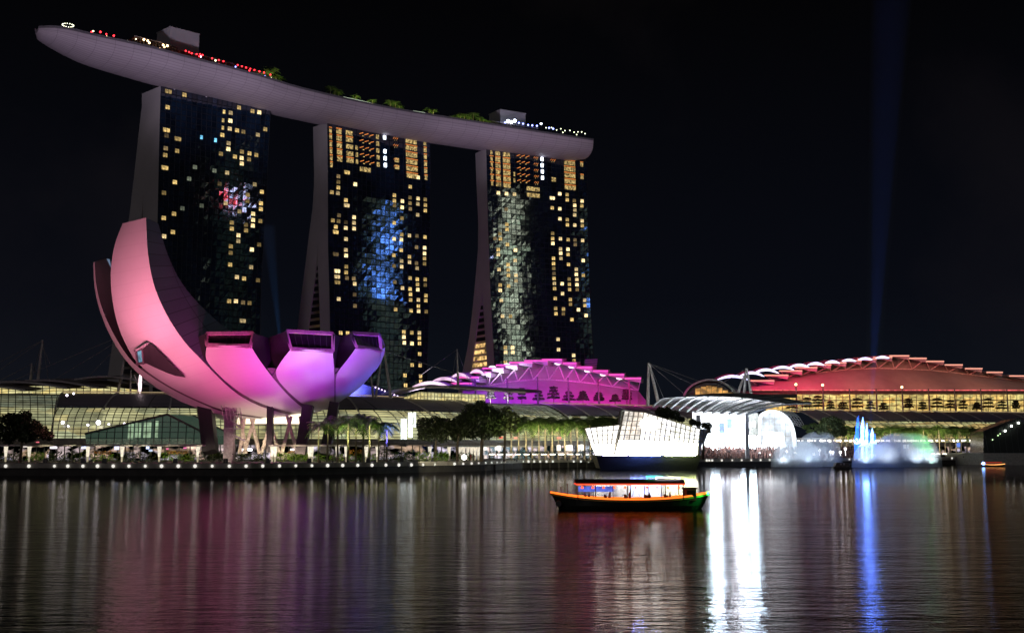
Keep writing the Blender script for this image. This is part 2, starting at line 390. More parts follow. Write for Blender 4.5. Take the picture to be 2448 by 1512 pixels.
        ob = bpy.data.objects.new("lit_window", wmesh[key]); COL.objects.link(ob); ob.parent = T; ob.location = c - OFF[T.name]; ob.rotation_euler = (0, 0, rz)
        nW += 1
    if extra.v:
        x = build(extra, "lit_window", WARM, T); x['kind'] = 'stuff'
    # lit upper floors
    if crown:
        vtop, rows, dv, cells = crown
        for r in range(rows):
            for (uu, w, k, rr) in cells:
                if r not in rr: continue
                my, mo, mw = MB(), MB(), MB()
                vv = vtop + r * dv + (uu - 245) * .135
                px, py = (o0[0] + uu / sc) * .6797, (o0[1] + vv / sc) * .6797
                p = PL(px, py, TL, n); o = interp(p.z, off) + .3; a = (p - TL).dot(u); c = P(a, o, p.z); wm = w / sc * .6797 * .30
                def q_(mbx, x0, x1, z0, z1, sk=0): mbx.quad(c + u * x0 + Vector((0, 0, z0)), c + u * x1 + Vector((0, 0, z0 + sk)), c + u * x1 + Vector((0, 0, z1 + sk)), c + u * x0 + Vector((0, 0, z1)))
                if 'y' in k:
                    nn = max(1, int(wm / 2.6))
                    for i in range(nn): q_(my, -wm / 2 + wm * i / nn + .15, -wm / 2 + wm * (i + 1) / nn - .15, -1.5, 1.2)
                if 'o' in k: q_(mo, -wm / 2, wm / 2, 1.5, 2.0)
                if 's' in k:
                    for i in range(3): q_(mo, -wm / 2 + wm * i / 3, -wm / 2 + wm * (i + .75) / 3, -.3, .15, 1.1)
                    q_(my, wm * .1, wm * .2, -1, -.4); q_(my, -wm * .3, -wm * .2, -1.2, -.7)
                if 'w' in k: q_(mw, -wm / 2, wm / 2, -1.2, 1.2)
                for mbx, nm, mt in ((my, "crown_room_pane", YELL), (mo, "crown_stair_grating", ORNG), (mw, "crown_bay_light", WHITE)):
                  if mbx.v: build(mbx, nm, mt, T)
    return T, P, u, n, Wd, wl
L = '';
T1W = [(155,37,'w'),(250,57),(150,130),(143,265,'w'),(143,298,'d'),(210,317,'w'),(138,373,'d'),(205,388),(135,413),(132,488,'w'),(190,573),(125,636),(183,760),(122,785),(176,868),(124,893,'b'),(310,484,'p'),(425,505,'p'),(275,553,'p'),(233,728,'p'),(347,712,'p'),(350,308,'ln'),(433,325,'ln'),(484,157,'n'),(523,163,'b'),(478,208,'n'),(521,210,'b'),(476,252,'n'),(517,257,'b'),(473,294),(572,132),(652,153),(692,160,'b'),(560,267),(597,275),(727,260),(683,293,'b'),(510,343,'b'),(508,377,'b'),(464,405),(547,422),(588,393),(633,403),(673,412),(586,430,'b'),(630,438),(587,463,'b'),(500,517,'b'),(455,583,'d'),(662,586,'b'),(704,630),(620,648),(618,684),(698,698),(697,732),(489,697,'b'),(570,746,'b'),(651,760,'b'),(650,796,'b'),(693,803),(648,830,'b'),(608,825),(524,812),(524,848),(608,858),(563,887,'b'),(562,921,'b'),(518,952),(642,971,'b'),(685,942),(517,990),(514,1060),(638,1075,'b'),(554,1133,'b'),(596,1142),(678,1152),(508,1275),(548,1275,'b'),(590,1283,'d'),(628,1286),(588,1391,'bw')]
T2W = [(327,314,'w'),(280,335,'d'),(279,365),(278,395),(243,420),(275,425,'b'),(369,377,'b'),(317,462),(321,490,'bw'),(279,543,'d'),(246,570),(276,574),(315,580,'d'),(359,553,'b'),(358,583,'b'),(358,613,'b'),(261,604),(260,632,'w'),(314,610,'b'),(314,669,'b'),(257,750,'wd'),(312,727,'b'),(312,757,'b'),(310,816),(261,840,'wb'),(308,847),(259,870,'wb'),(259,900,'w'),(311,877,'d'),(347,880,'d'),(351,908,'b'),(262,989,'b'),(348,965,'d'),(347,1025,'d'),(665,334),(706,340,'b'),(662,390),(702,453,'b'),(740,458),(659,448),(700,482,'b'),(740,488),(658,478),(659,508,'d'),(739,517),(698,540,'b'),(576,436),(575,465),(618,467,'b'),(575,490),(616,500,'b'),(614,558),(572,583),(570,668,'b'),(611,645),(652,650,'b'),(609,672,'b'),(692,652,'d'),(735,658),(689,712,'d'),(732,715,'b'),(731,745,'b'),(730,772),(729,800),(607,728),(567,755),(650,763),(607,786,'b'),(649,792,'b'),(686,797,'d'),(565,812),(606,816,'b'),(688,824,'b'),(648,877),(686,883),(728,884),(565,898),(686,910),(727,913),(605,930,'b'),(645,935),(686,938,'b'),(646,963),(645,993),(728,970),(686,993,'b'),(726,996),(563,1044),(685,1053,'b'),(725,1055),(645,1167),(685,1168,'b'),(602,1190,'b'),(684,1195),(603,1220,'b'),(644,1224,'b'),(684,1224,'b'),(645,1050),(685,1025),(603,1163),(683,1280),(641,1338),(684,1340),(601,1393),(684,1397),(684,1425),(603,1445),(267,1168),(304,1170)]
T3W = [(238,330,'b'),(285,335,'b'),(331,338,'b'),(593,335,'b'),(635,340),(549,360,'bw'),(635,370),(676,375),(721,377,'b'),(678,402,'b'),(719,405),(547,417),(591,422,'b'),(678,429,'b'),(676,458,'b'),(590,480,'b'),(632,485),(718,492,'b'),(632,515),(675,517,'b'),(718,520),(281,425,'d'),(282,513),(282,542),(240,568),(242,597),(210,595,'d'),(545,565),(544,595),(544,623,'b'),(589,596,'b'),(633,601),(717,606,'b'),(673,603,'d'),(673,630,'d'),(587,655,'b'),(630,657,'b'),(587,680,'b'),(629,687),(587,710,'b'),(227,660),(326,662,'b'),(226,688,'b'),(281,630),(322,722,'b'),(280,747),(544,710),(543,740),(715,722,'b'),(629,745),(673,773,'b'),(543,768),(672,802,'b'),(227,775,'b'),(280,777),(543,797,'d'),(712,808),(542,826),(674,832,'b'),(629,830),(280,808),(323,808,'b'),(322,840,'b'),(543,855,'b'),(588,857,'b'),(629,860),(673,862,'b'),(230,865),(278,870),(229,895,'b'),(543,885),(629,890),(673,890),(588,914,'b'),(544,942),(631,948),(714,952,'b'),(630,975),(713,982),(232,955,'b'),(543,1000),(588,1003),(674,1007,'b'),(543,1030),(585,1030),(716,1040,'b'),(234,1045,'b'),(280,1045),(633,1064),(546,1178,'b'),(545,1237,'b'),(240,1225),(281,1225,'b'),(240,1252,'b'),(281,1252,'b'),(630,1270,'b'),(630,1300),(235,1310,'b')]
TA = tower("hotel_tower", "tall glass hotel tower behind the lotus petal, few lit rooms, red and blue gleam", (385, 205), (646, 262),
    [(384,212),(380,366),(377,519),(374,620)], [(647,263),(637,447),(623,649),(619,791)], [(339,217),(339,256),(332,312),(319,434),(308,525),(285,700),(258,895)],
    (341, 490), [(312,750),(296,865)], [(343,560),(350,750)], T1W, (500, 300), 1.68, None, L)
r6 = range(6); r5 = range(5)
C2 = [(245,14,'yo',r6),(290,28,'yo',r5),(345,38,'y',r5),(345,38,'o',(1,4)),(382,14,'y',(2,3,4)),(440,84,'s',r5),(425,60,'y',(5,)),(495,18,'y',r5),(533,14,'w',(0,2,3,4)),(593,30,'s',(0,1,3,4)),(595,26,'y',(3,4)),(675,66,'yo',r6),(748,18,'yo',r6)]
TB = tower("hotel_tower", "tall glass hotel tower with orange lit top floors and blue mirrored screen glow", (783, 292), (1028, 342),
    [(782,297),(784,452),(784,586),(788,721),(789,793)], [(1028,342),(1023,541),(1017,676),(1014,744),(1004,860)], [(748,310),(751,429),(747,497),(738,564),(727,654),(718,721),(710,791)],
    (758, 602), [(752,667),(736,791)], [(763,721),(765,793)], T2W, (1000, 400), 1.5125, (88, 6, 37, C2), L)
C3 = [(204,22,'o',r6),(204,14,'y',r6),(240,30,'yo',r6),(290,44,'yo',r6),(333,12,'y',(3,4)),(390,84,'s',r5),(440,80,'y',(5,6)),(462,30,'s',r5),(496,15,'w',(0,1,2,3)),(560,36,'s',(0,)),(560,30,'y',(3,)),(655,70,'yo',(0,1,2,3,4)),(725,20,'yo',(0,2))]
TC = tower("hotel_tower", "tall glass hotel tower above the purple theatre, pale mirrored floors down its side", (1160, 356), (1398, 388),
    [(1162,361),(1166,533),(1172,698),(1181,864)], [(1400,386),(1398,533),(1396,740),(1395,876)], [(1136,374),(1139,450),(1143,533),(1142,595),(1137,657),(1129,740),(1119,822),(1107,880)],
    (1152, 698), [(1143,760),(1127,880)], [(1158,781),(1164,876)], T3W, (1600, 480), 1.6436, (100, 7, 36, C3), L)
for o in (TA[0], TB[0], TC[0]): o['group'] = "three hotel towers under the sky deck"
# rooftop lounges between towers and deck
for (T, P, u, n, Wd, wl), (a0, a1), mt in ((TA, (6, 44), PALE), (TB, (2, 66), YELL), (TC, (30, 70), YELL)):
    mb = MB(); mb.prism([P(3, -3, HT), P(wl[-1][1] - 5, -3, HT), P(wl[-1][1] - 5, -15, HT), P(3, -15, HT)], (0, 0, 5.5)); build(mb, "rooftop_plant_room", DARKM, T)
    mb = MB(); k = a0
    rnd = random.Random(a0)
    while k < min(a1, wl[-1][1] - 6):
        w = rnd.uniform(1, 3.4); mb.quad(P(k, -2.9, HT + .8), P(k + w, -2.9, HT + .8), P(k + w, -2.9, HT + rnd.uniform(2, 3.4)), P(k, -2.9, HT + 2.6)); k += w + rnd.uniform(.2, 1.6)
    build(mb, "lounge_window", glow("lounge_light", (1, .85, .35), .55, .7, .5, False, False), T)
    mb = MB()
    for i in range(13):
        q = lerp(0, wl[-1][1], i / 12); mb.bar(P(q, -.2, HT), P(q, -.2, HT + 2.4), .2)
    mb.bar(P(0, -.2, HT + 2.4), P(wl[-1][1], -.2, HT + 2.4), .25); mb.bar(P(0, -.2, HT + 1.2), P(wl[-1][1], -.2, HT + 1.2), .12)
    build(mb, "glass_balustrade", DARKM, T)
mb = MB(); T, P = TB[0], TB[1]
mb.box(P(50, -1.6, HT + 2.4), (15, .5, 1.6), math.atan2(TB[2].y, TB[2].x)); build(mb, "lounge_light", WHITE, T)
mb = MB(); P = TA[1]; mb.ball(P(17, -1.6, HT + 2.2), 1.1); mb.ball(P(23, -1.6, HT + 1.2), .7); build(mb, "lounge_light", glow("lounge_lamp", (1, .95, .8), 5, sample=False), TA[0])
# ---------------------------------------------------------------- sky deck
TOPZ = 206.0
edge_px = [(92,68),(120,66),(150,68.5),(190,77),(235,88),(290,99.5),(340,110),(400,125),(450,139),(500,151),(560,166),(640,188),(700,208),(800,232),(900,254),(1000,272),(1100,287),(1200,303),(1300,318.5),(1370,329),(1418,336)]
ne = resample(smooth([Z(x, y, TOPZ) for x, y in edge_px], 2), 90)
S = thing("sky_deck", "long boat shaped deck across three hotel tower roofs with purple grey underside", "roof deck", (-80, 700, 190))
rows, uvr, top_in, top_out = [], [], [], []
Ltot = sum((b_ - a).length for a, b_ in zip(ne, ne[1:])); s = 0
for i, p in enumerate(ne):
    j_ = max(i, 12); a = ne[max(0, j_ - 2)]; c = ne[min(len(ne) - 1, j_ + 2)]; d = (c - a).normalized(); bk = Vector((-d.y, d.x, 0))
    if i: s += (p - ne[i - 1]).length
    f = s / Ltot
    wdt = 38 * min(1, math.sqrt(max(0, 1 - (1 - min(1, (f + .0015) / .26)) ** 2.3))) * (1 if f < .95 else math.sqrt(max(.3, 1 - ((f - .95) / .06) ** 2)))
    dep = 10.2 * min(1, math.sqrt(max(0, 1 - (1 - min(1, (f + .002) / .20)) ** 2.6)))
    r = []
    for k in range(25):
        th = math.pi * k / 24
        r.append(p + bk * (wdt / 2 * (1 - math.cos(th))) + Vector((0, 0, -dep * (math.sin(th) ** .72))))
    rows.append(r); uvr.append([(s, k * 1.4) for k in range(25)]); top_in.append(p); top_out.append(p + bk * wdt)
mb = MB(); mb.grid(rows, uvr); mb.poly(rows[-1]); mb.poly(rows[0][::-1])
build(mb, "hull", paneled("deck_hull", (.42, .36, .42), (.20, .17, .2), 9.5, 1.4, .6, .3, var=.04, mortar=.09), S, sm=True)
mb = MB(); mb.grid([[p + Vector((0, 0, .02)) for p in top_in], [p + Vector((0, 0, .02)) for p in top_out]]); build(mb, "deck_surface", pbr("deck_stone", (.2, .18, .17), .7), S)
for side in (top_in, top_out):
    mb = MB()
    for a, c in zip(side, side[1:]): mb.bar(a + Vector((0, 0, .55)), c + Vector((0, 0, .55)), .3, 1.1)
    build(mb, "parapet", pbr("parapet_grey", (.12, .11, .13), .6), S)
def deck_pt(px, back=3.0, dz=0.0):
    x = interp(px, [(a, i) for i, (a, _) in enumerate(edge_px)]); i = int(min(len(edge_px) - 2, x)); y = lerp(edge_px[i][1], edge_px[i + 1][1], x - i)
    p = Z(px, y, TOPZ); k = min(range(len(ne)), key=lambda j: (ne[j] - p).length); c = ne[min(len(ne) - 1, k + 1)]; a = ne[max(0, k - 1)]; d = (c - a).normalized()
    return p + Vector((-d.y, d.x, 0)) * back + Vector((0, 0, dz)), d
for px0, px1, hgt, lab in ((430, 516, 19, 0), (1211, 1296, 15, 1)):
    c, d = deck_pt((px0 + px1) / 2, 21); wdd = 17 if lab == 0 else 19
    mb = MB(); mb.box(c + Vector((0, 0, hgt / 2)), (wdd, 14, hgt), math.atan2(d.y, d.x)); mb.box(c + Vector((0, 0, hgt + .2)), (wdd + .6, 14.6, .5), math.atan2(d.y, d.x))
    build(mb, "lift_core", pbr("core_cladding", (.26, .25, .27), .8, var=.06, scale=.3), S)
# low roofs with glowing edges, and deck lamps
for px0, px1, h0 in ((335, 445, 6.5), (430, 655, 5.5), (1185, 1300, 4.5)):
    mb = MB(); n_ = 14; A = [deck_pt(lerp(px0, px1, i / n_), 7) for i in range(n_ + 1)]
    for (a, d), (c, _) in zip(A, A[1:]):
        bk = Vector((-d.y, d.x, 0)) * 9
        mb.add([a + Vector((0, 0, h0)), c + Vector((0, 0, h0)), c + bk + Vector((0, 0, h0)), a + bk + Vector((0, 0, h0)), a + Vector((0, 0, h0 + .4)), c + Vector((0, 0, h0 + .4)), c + bk + Vector((0, 0, h0 + .4)), a + bk + Vector((0, 0, h0 + .4))],
               [(3, 2, 1, 0), (4, 5, 6, 7), (0, 1, 5, 4), (2, 3, 7, 6)])
        mb.bar(a + Vector((0, 0, h0)), Vector((a.x, a.y, TOPZ)), .2)
    build(mb, "pavilion_roof", pbr("deck_roof", (.2, .17, .17), .6), S)
DL = {'r': glow("red_deck_lamp", (1, .02, .03), 7, sample=False), 'w': glow("warm_deck_lamp", (1, .62, .3), 9, sample=False), 'g': glow("pale_deck_lamp", (.95, 1, .6), 4, sample=False), 'b': glow("blue_deck_lamp", (.25, .3, 1), 6, sample=False), 'x': glow("white_deck_lamp", (.75, .82, 1), 14, sample=False)}
lamps = [(98,69,'r',.8)] + [(x, y, 'g', .45) for x, y in ((298,112),(310,115),(322,117),(341,121),(351,124),(361,127),(371,129),(383,132),(395,134),(405,137),(413,139),(430,145),(450,150),(462,153))]
lamps += [(344,95,'w',.7),(353,98,'w',.6),(357,103,'w',.6),(390,108,'w',.65),(400,110,'w',.7),(393,113,'w',.5),(325,94,'w',.4),(223,75,'g',.5),(219,77,'r',.5),(240,77,'r',.6),(254,82,'r',.5),(272,86,'r',.6)]
lamps += [(x, y, 'r', .5) for x, y in ((444,122),(452,125),(458,128),(470,130),(478,130),(484,132),(476,135),(507,140),(523,144),(534,147),(568,156),(578,159),(588,162),(598,165),(608,168),(620,171),(631,174),(596,169),(646,179))]
_r = random.Random(31)
lamps += [(x, 68 + 0 * x + interp(x, [(a, b_ - 68) for a, b_ in edge_px]) - _r.uniform(-1.5, 5), _r.choice('ggwgr') if x < 650 else _r.choice('ggw'), _r.uniform(.18, .34)) for x in [_r.uniform(250, 650) for _ in range(34)] + [_r.uniform(700, 1190) for _ in range(18)]]
lamps += [(480,136,'x',.35),(563,160,'b',.5),(515,145,'g',.6),(633,182,'b',.4),(202,90,'w',.4)]
lamps += [(x, y, 'x', 1.2) for x, y in ((1214,290),(1222,292),(1230,289))] + [(x, y, 'b', .7) for x, y in ((1207,293),(1240,294),(1250,296),(1262,299),(1272,300),(1283,301),(1312,306),(1322,308))] + [(1293,296,'x',.8)]
lamps += [(x, 303 + (x - 1300) * .13 + d, 'g', .45) for x, d in ((1305,2),(1318,0),(1330,4),(1340,0),(1350,3),(1362,1),(1372,4),(1381,2),(1390,1),(1398,4),(1345,8),(1378,9))]
for px, py, k, r in lamps:
    q, d = deck_pt(px, 4); p = PL(px, py, q, Vector((d.y, -d.x, 0)))
    mb = MB(); mb.ball(p, r * .82, 8, 5); 
    dl = build(mb, "deck_lamp", DL[k], S)
    if p.z - r > TOPZ: mb = MB(); mb.tube((p.x, p.y, TOPZ), p, .07, .07, 4); build(mb, "lamp_post", DARKM, dl)
mb = MB(); q, d = deck_pt(172, 6, 4.2)
for i in range(14):
    a = 2 * math.pi * i / 14; mb.ball(q + Vector((2.6 * math.cos(a), 2.6 * math.sin(a), 0)), .22, 6, 4)
build(mb, "lamp_ring", glow("ring_lamp", (1, 1, .7), 5, sample=False), S)
mb = MB()
for px0, px1, z_ in ((1075, 1170, 1.5),):
    pass
for (x0, x1) in ((1060, 1155), (1290, 1330)):
    a, d = deck_pt(x0 * .72 + 60, 1.0, 1.4); c, d = deck_pt(x1 * .72 + 60, 1.0, 1.4); mb.bar(a, c, .25, .3)
build(mb, "edge_strip_light", glow("deck_strip", (.8, .95, .7), 1.6, sample=False), S)
# supporting struts under the deck
mb = MB()
for T, al in ((TA, (8, 27, 66)), (TB, (8, 40, 60)), (TC, (8, 40, 66))):
    for a in al: mb.tube(T[1](a, -1, HT - .5), T[1](a + 1, 2, HT + 5.5), .8, .8, 8)
build(mb, "strut", pbr("strut_white", (.5, .46, .5), .6), S)
# spots added in place of tower-top floods, low and far before the hull
for k in range(8):
    aim = ne[6 + 11 * k]; lamp('SPOT', "hull_floodlight", (aim.x * .62 - 30, aim.y - 330, 8), 1.2e6, (.84, .72, .92), S, aim + Vector((0, 0, 8)), 20, 1.0, 3)

# lit office blocks of the business district that the mirrored fronts reflect
def office(label, x, y, w, d_, h_, m):
    o = thing("office_tower", label, "office tower", (x, y, DECK), "office towers across the bay"); mb = MB(); mb.box((x, y, h_ / 2 + 1), (w, d_, h_)); build(mb, "tower_core", CONCD, o)
    mb = MB(); u0 = 0
    for (a, c) in (((x - w / 2, y + d_ / 2), (x - w / 2, y - d_ / 2)), ((x - w / 2, y - d_ / 2), (x + w / 2, y - d_ / 2))):
        o_ = Vector((-.3, 0, 0)) if a[0] == c[0] else Vector((0, -.3, 0)); p, q = Vector((*a, 8)) + o_, Vector((*c, 8)) + o_; L_ = (q - p).length
        mb.quad(p, q, q + Vector((0, 0, h_ - 10)), p + Vector((0, 0, h_ - 10)), ((u0, 0), (u0 + L_, 0), (u0 + L_, h_), (u0, h_))); u0 += L_
    build(mb, "lit_front", m, o); return o
OF1 = lit_interior("office_pale_floors", (.60, .80, .58), (.75, .8, .62), 7.5, .03, .11, 1.0, .47); OF2 = lit_interior("office_dim_floors", (.2, .45, .45), (.5, .6, .4), 1.3, .08, .16, 1.0, .52)
OF3 = lit_interior("office_faint_floors", (.15, .36, .34), (.3, .45, .3), .7, .12, .16, 1.0, .55)
oa = office("slim office tower with a red and white sign on its crown beyond the frame", 378, 540, 36, 26, 305, OF3)
ob_ = office("office tower with a blue screen down its crown beyond the frame", 484, 630, 48, 34, 300, OF2)
office("broad office tower with bright pale floors beyond the frame", 494, 514, 46, 34, 335, OF1)
mb = MB(); mb.box((359.6, 546, 268), (.5, 4, 6)); mb.box((359.6, 549, 262), (.5, 3, 3)); mb.box((359.6, 545, 259), (.5, 3, 2.5)); build(mb, "white_screen", glow("office_white_screen", (.5, .6, 1), 24), oa)
mb = MB(); mb.box((359.6, 540.5, 268), (.5, 5, 4)); mb.box((359.6, 541, 261), (.5, 4, 2)); build(mb, "red_screen", glow("office_red_screen", (1, .03, .03), 18), oa)
mb = MB(); rnd = random.Random(9)
for k in range(16): mb.box((459.6, rnd.uniform(626, 644), rnd.uniform(236, 290)), (.5, rnd.uniform(2, 5), rnd.uniform(1, 3.5)))
build(mb, "blue_screen", glow("office_blue_screen", (.10, .28, 1), 24), ob_)
# ---------------------------------------------------------------- lotus shaped museum
YC = 332.0
def MD(px, py):
    u = (px - 575) / (365.0 if px < 575 else 445.0); v = (py - 620) / 398.0
    return YC - 36 * math.sqrt(max(.0, 1 - u * u - v * v))
MU = thing("lotus_museum", "white lotus shaped museum floodlit pink and purple, one petal towering over the rest", "museum", (-57, YC - 8, DECK))
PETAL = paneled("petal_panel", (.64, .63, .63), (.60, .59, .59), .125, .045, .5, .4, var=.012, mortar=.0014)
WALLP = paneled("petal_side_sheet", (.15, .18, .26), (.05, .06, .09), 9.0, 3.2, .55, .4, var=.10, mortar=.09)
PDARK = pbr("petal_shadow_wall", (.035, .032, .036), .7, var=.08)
RIM = pbr("petal_rim", (.14, .10, .12), .6)
def crv(pts, n): return resample(smooth([(x, y, 0) for x, y in pts], 2), n)
def petal(Lp, Rp, n=34, m=14, bulge=0.0):
    A, B = crv(Lp, n), crv(Rp, n); mb = MB(); rows = []
    for a, b_ in zip(A, B):
        r = []
        for j in range(m + 1):
            t_ = j / m; x, y = lerp(a.x, b_.x, t_), lerp(a.y, b_.y, t_)
            r.append(W(x, y, MD(x, y) - bulge * 4 * t_ * (1 - t_)))
        rows.append(r)
    mb.grid(rows, flip=True); return mb
P1L = [(293,534),(272,585),(263,653),(267,715),(281,780),(306,835),(330,872),(395,918),(464,953),(540,984),(640,998)]
P1R = [(349,520),(353,619),(375,711),(430,807),(487,865),(549,930),(611,968),(686,990),(713,994)]
P0L = [(223,626),(224,681),(235,735),(259,797),(296,858),(344,906),(409,949),(481,980),(560,998),(650,1003)]
P0R = [(226,626),(229,681),(242,735),(270,797),(303,850),(331,879),(395,922),(464,957),(540,988),(640,1001)]
AL = [(494,824),(491,845),(493,866),(557,928),(620,964),(690,984),(722,990)]
AR = [(599,826),(621,862),(648,898),(688,945),(731,981),(746,989)]
BL = [(696,833),(672,862),(653,896),(695,943),(739,977),(753,986)]
BR = [(795,838),(797,866),(799,894),(799,930),(799,968)]
CL = [(853,828),(828,862),(802,894),(802,930),(802,966)]
CR = [(910,837),(908,862),(894,889),(857,930),(806,964)]
for nm, l, r in (("petal", P1L, P1R), ("petal", P0L, P0R), ("petal", AL, AR), ("petal", BL, BR), ("petal", CL, CR)):
    build(petal(l, r, bulge=.5 if l is not P0L else 0), "petal", PETAL, MU, sm=True)
# closed inner body behind the seams and round the back
mb = MB(); rows = []; n_ = 30
for i in range(n_ + 1):
    py = 880 + 122 * i / n_; r = []
    xl = interp(py, [(880, 326), (906, 350), (949, 415), (980, 487), (998, 570), (1003, 650)]); xr = interp(py, [(880, 893), (889, 889), (930, 853), (964, 803), (985, 760), (1003, 700)])
    for j in range(31):
        x = lerp(xl, xr, j / 30); p = W(x, py, MD(x, py)); r.append(p + Vector((0, .45, .1)))
    rows.append(r)
mb.grid(rows, flip=True); build(mb, "seam_gutter", RIM, MU, sm=True)
mb = MB(); rows = []
c0 = W(640, 880, YC); 
for i in range(9):
    z = lerp(W(640, 1002, YC - 6).z, 31, i / 8); rr = 42 * math.sqrt(max(.03, 1 - ((54 - z) / 42) ** 2)) if z < 54 else 42
    rows.append([Vector((c0.x - 3 + rr * .80 * math.cos(a), YC - 1 + rr * .72 * math.sin(a), z)) for a in [math.pi * k / 20 for k in range(0, 21)]])
mb.grid(rows, flip=False); build(mb, "rear_shell", PETAL, MU, sm=True)
def wall(outer, inner, name, mat, dep, n=24, m=6, cap=None):
    """side wall of a petal: from its outer edge in towards the bowl's axis"""
    A, B = crv(outer, n), crv(inner, n); rows, uvr = [], []; s_ = 0
    for i, (a, b_) in enumerate(zip(A, B)):
        dd = dep[0] + (dep[1] - dep[0]) * i / (n - 1) if isinstance(dep, tuple) else dep
        p = W(a.x, a.y, MD(a.x, a.y)); q = W(b_.x, b_.y, MD(a.x, a.y) + dd)
        if i: s_ += (p - pp).length
        pp = p
        rows.append([p.lerp(q, k / m) for k in range(m + 1)]); uvr.append([((q - p).length * k / m, s_) for k in range(m + 1)])
    mb = MB(); mb.grid(rows, uvr); build(mb, name, mat, MU); return rows
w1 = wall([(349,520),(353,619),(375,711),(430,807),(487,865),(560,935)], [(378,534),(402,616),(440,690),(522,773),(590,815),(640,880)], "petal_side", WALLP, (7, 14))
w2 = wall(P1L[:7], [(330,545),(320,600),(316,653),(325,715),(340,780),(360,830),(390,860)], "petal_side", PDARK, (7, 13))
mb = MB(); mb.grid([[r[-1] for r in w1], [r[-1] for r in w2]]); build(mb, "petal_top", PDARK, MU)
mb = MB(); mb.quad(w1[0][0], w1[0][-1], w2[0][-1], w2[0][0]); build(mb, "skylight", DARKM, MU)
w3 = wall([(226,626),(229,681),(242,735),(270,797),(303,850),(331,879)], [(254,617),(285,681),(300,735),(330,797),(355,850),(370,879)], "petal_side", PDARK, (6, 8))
mb = MB(); mb.poly([W(223,626,MD(223,626)), W(226,626,MD(226,626)), w3[0][-1], w3[0][-1] + Vector((-2.2, 6, 1))]); build(mb, "skylight", DARKM, MU)
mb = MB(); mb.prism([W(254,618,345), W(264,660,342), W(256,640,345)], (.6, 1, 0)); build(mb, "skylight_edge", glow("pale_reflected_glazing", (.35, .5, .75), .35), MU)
VAL1 = [(641,807),(645,835),(648,865),(651,897)]; VAL2 = [(814,804),(807,836),(803,866),(800,894)]
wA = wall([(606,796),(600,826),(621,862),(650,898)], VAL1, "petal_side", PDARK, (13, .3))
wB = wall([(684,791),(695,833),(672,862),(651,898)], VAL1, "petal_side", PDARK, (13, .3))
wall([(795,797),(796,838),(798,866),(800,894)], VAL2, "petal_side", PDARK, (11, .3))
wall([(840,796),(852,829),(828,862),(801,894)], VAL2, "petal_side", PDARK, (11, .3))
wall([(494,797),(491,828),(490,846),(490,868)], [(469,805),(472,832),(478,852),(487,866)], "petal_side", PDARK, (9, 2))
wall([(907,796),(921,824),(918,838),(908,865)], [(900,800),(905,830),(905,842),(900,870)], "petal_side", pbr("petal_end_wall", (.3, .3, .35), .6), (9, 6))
# outer skin sliver of the far petal
mb = petal([(910,837),(911,850),(905,868),(894,889)], [(920,830),(919,845),(910,868),(895,889)], 12, 4); build(mb, "petal", PETAL, MU, sm=True)
# skylight frames on the three low petals
for q4 in (((494,797),(606,796),(599,827),(494,825)), ((684,791),(796,797),(796,839),(696,834)), ((839,796),(907,800),(911,837),(852,829))):
    dy = [3.0, 3.0, 0, 0]; P4 = [W(x, y, MD(x, y) - .25 + d) for (x, y), d in zip(q4, dy)]
    mb = MB()
    for i in range(4): mb.bar(P4[i], P4[(i + 1) % 4], .75 if i != 2 else .9, .7, up=(0, -1, .3))
    fr = build(mb, "skylight_frame", pbr("frame_mauve", (.42, .25, .33), .5), MU)
    mb = MB(); c_ = sum(P4, Vector()) / 4; g = [p.lerp(c_, .03) + Vector((0, .5, 0)) for p in P4]; mb.quad(*g); build(mb, "skylight", pbr("skylight_glass", (.012, .011, .012), .35), MU)
    mb = MB()
    for k in range(1, 7): mb.bar(g[3].lerp(g[2], k / 7) + Vector((0, -.12, 0)), g[0].lerp(g[1], k / 7) + Vector((0, -.12, 0)), .12)
    build(mb, "skylight_bar", DARKM, MU)
    bk = Vector((0, 1, 0)); far = [P4[0] + Vector((5, 26, -1.5)), P4[1] + Vector((-5, 26, -1.5))]
    mb = MB(); mb.quad(P4[0], P4[1], far[1], far[0]); build(mb, "petal_top", PDARK, MU)
# small petal window on the tall petal's flank
mb = MB(); q4 = [(327,838),(342,834),(345,866),(331,869)]
P4 = [W(x, y, MD(x, y) - 1.2) for x, y in q4]
for i in range(4): mb.bar(P4[i], P4[(i + 1) % 4], .4, 1.6, up=(0, -1, 0))
build(mb, "flank_window_frame", RIM, MU)
mb = MB(); mb.quad(*P4); build(mb, "flank_window", glow("flank_window_light", (.25, .6, .8), .55, .6, .6), MU)
tri = [(342,833),(356,821),(366,826),(382,840),(405,863),(428,886),(444,902),(420,898),(395,889),(368,877),(345,866)]
mb = MB(); ctr = (365, 850); front = [W(x, y, MD(x, y) - 1.7) for x, y in tri]; mb.poly(front); build(mb, "flank_notch", PDARK, MU)
mb = MB(); mb.bar(W(332,836,MD(332,836)-1.2), W(356,820,MD(356,820)-1.2), .3, 2.0, up=(0, -1, 0)); build(mb, "flank_hood", PETAL, MU)
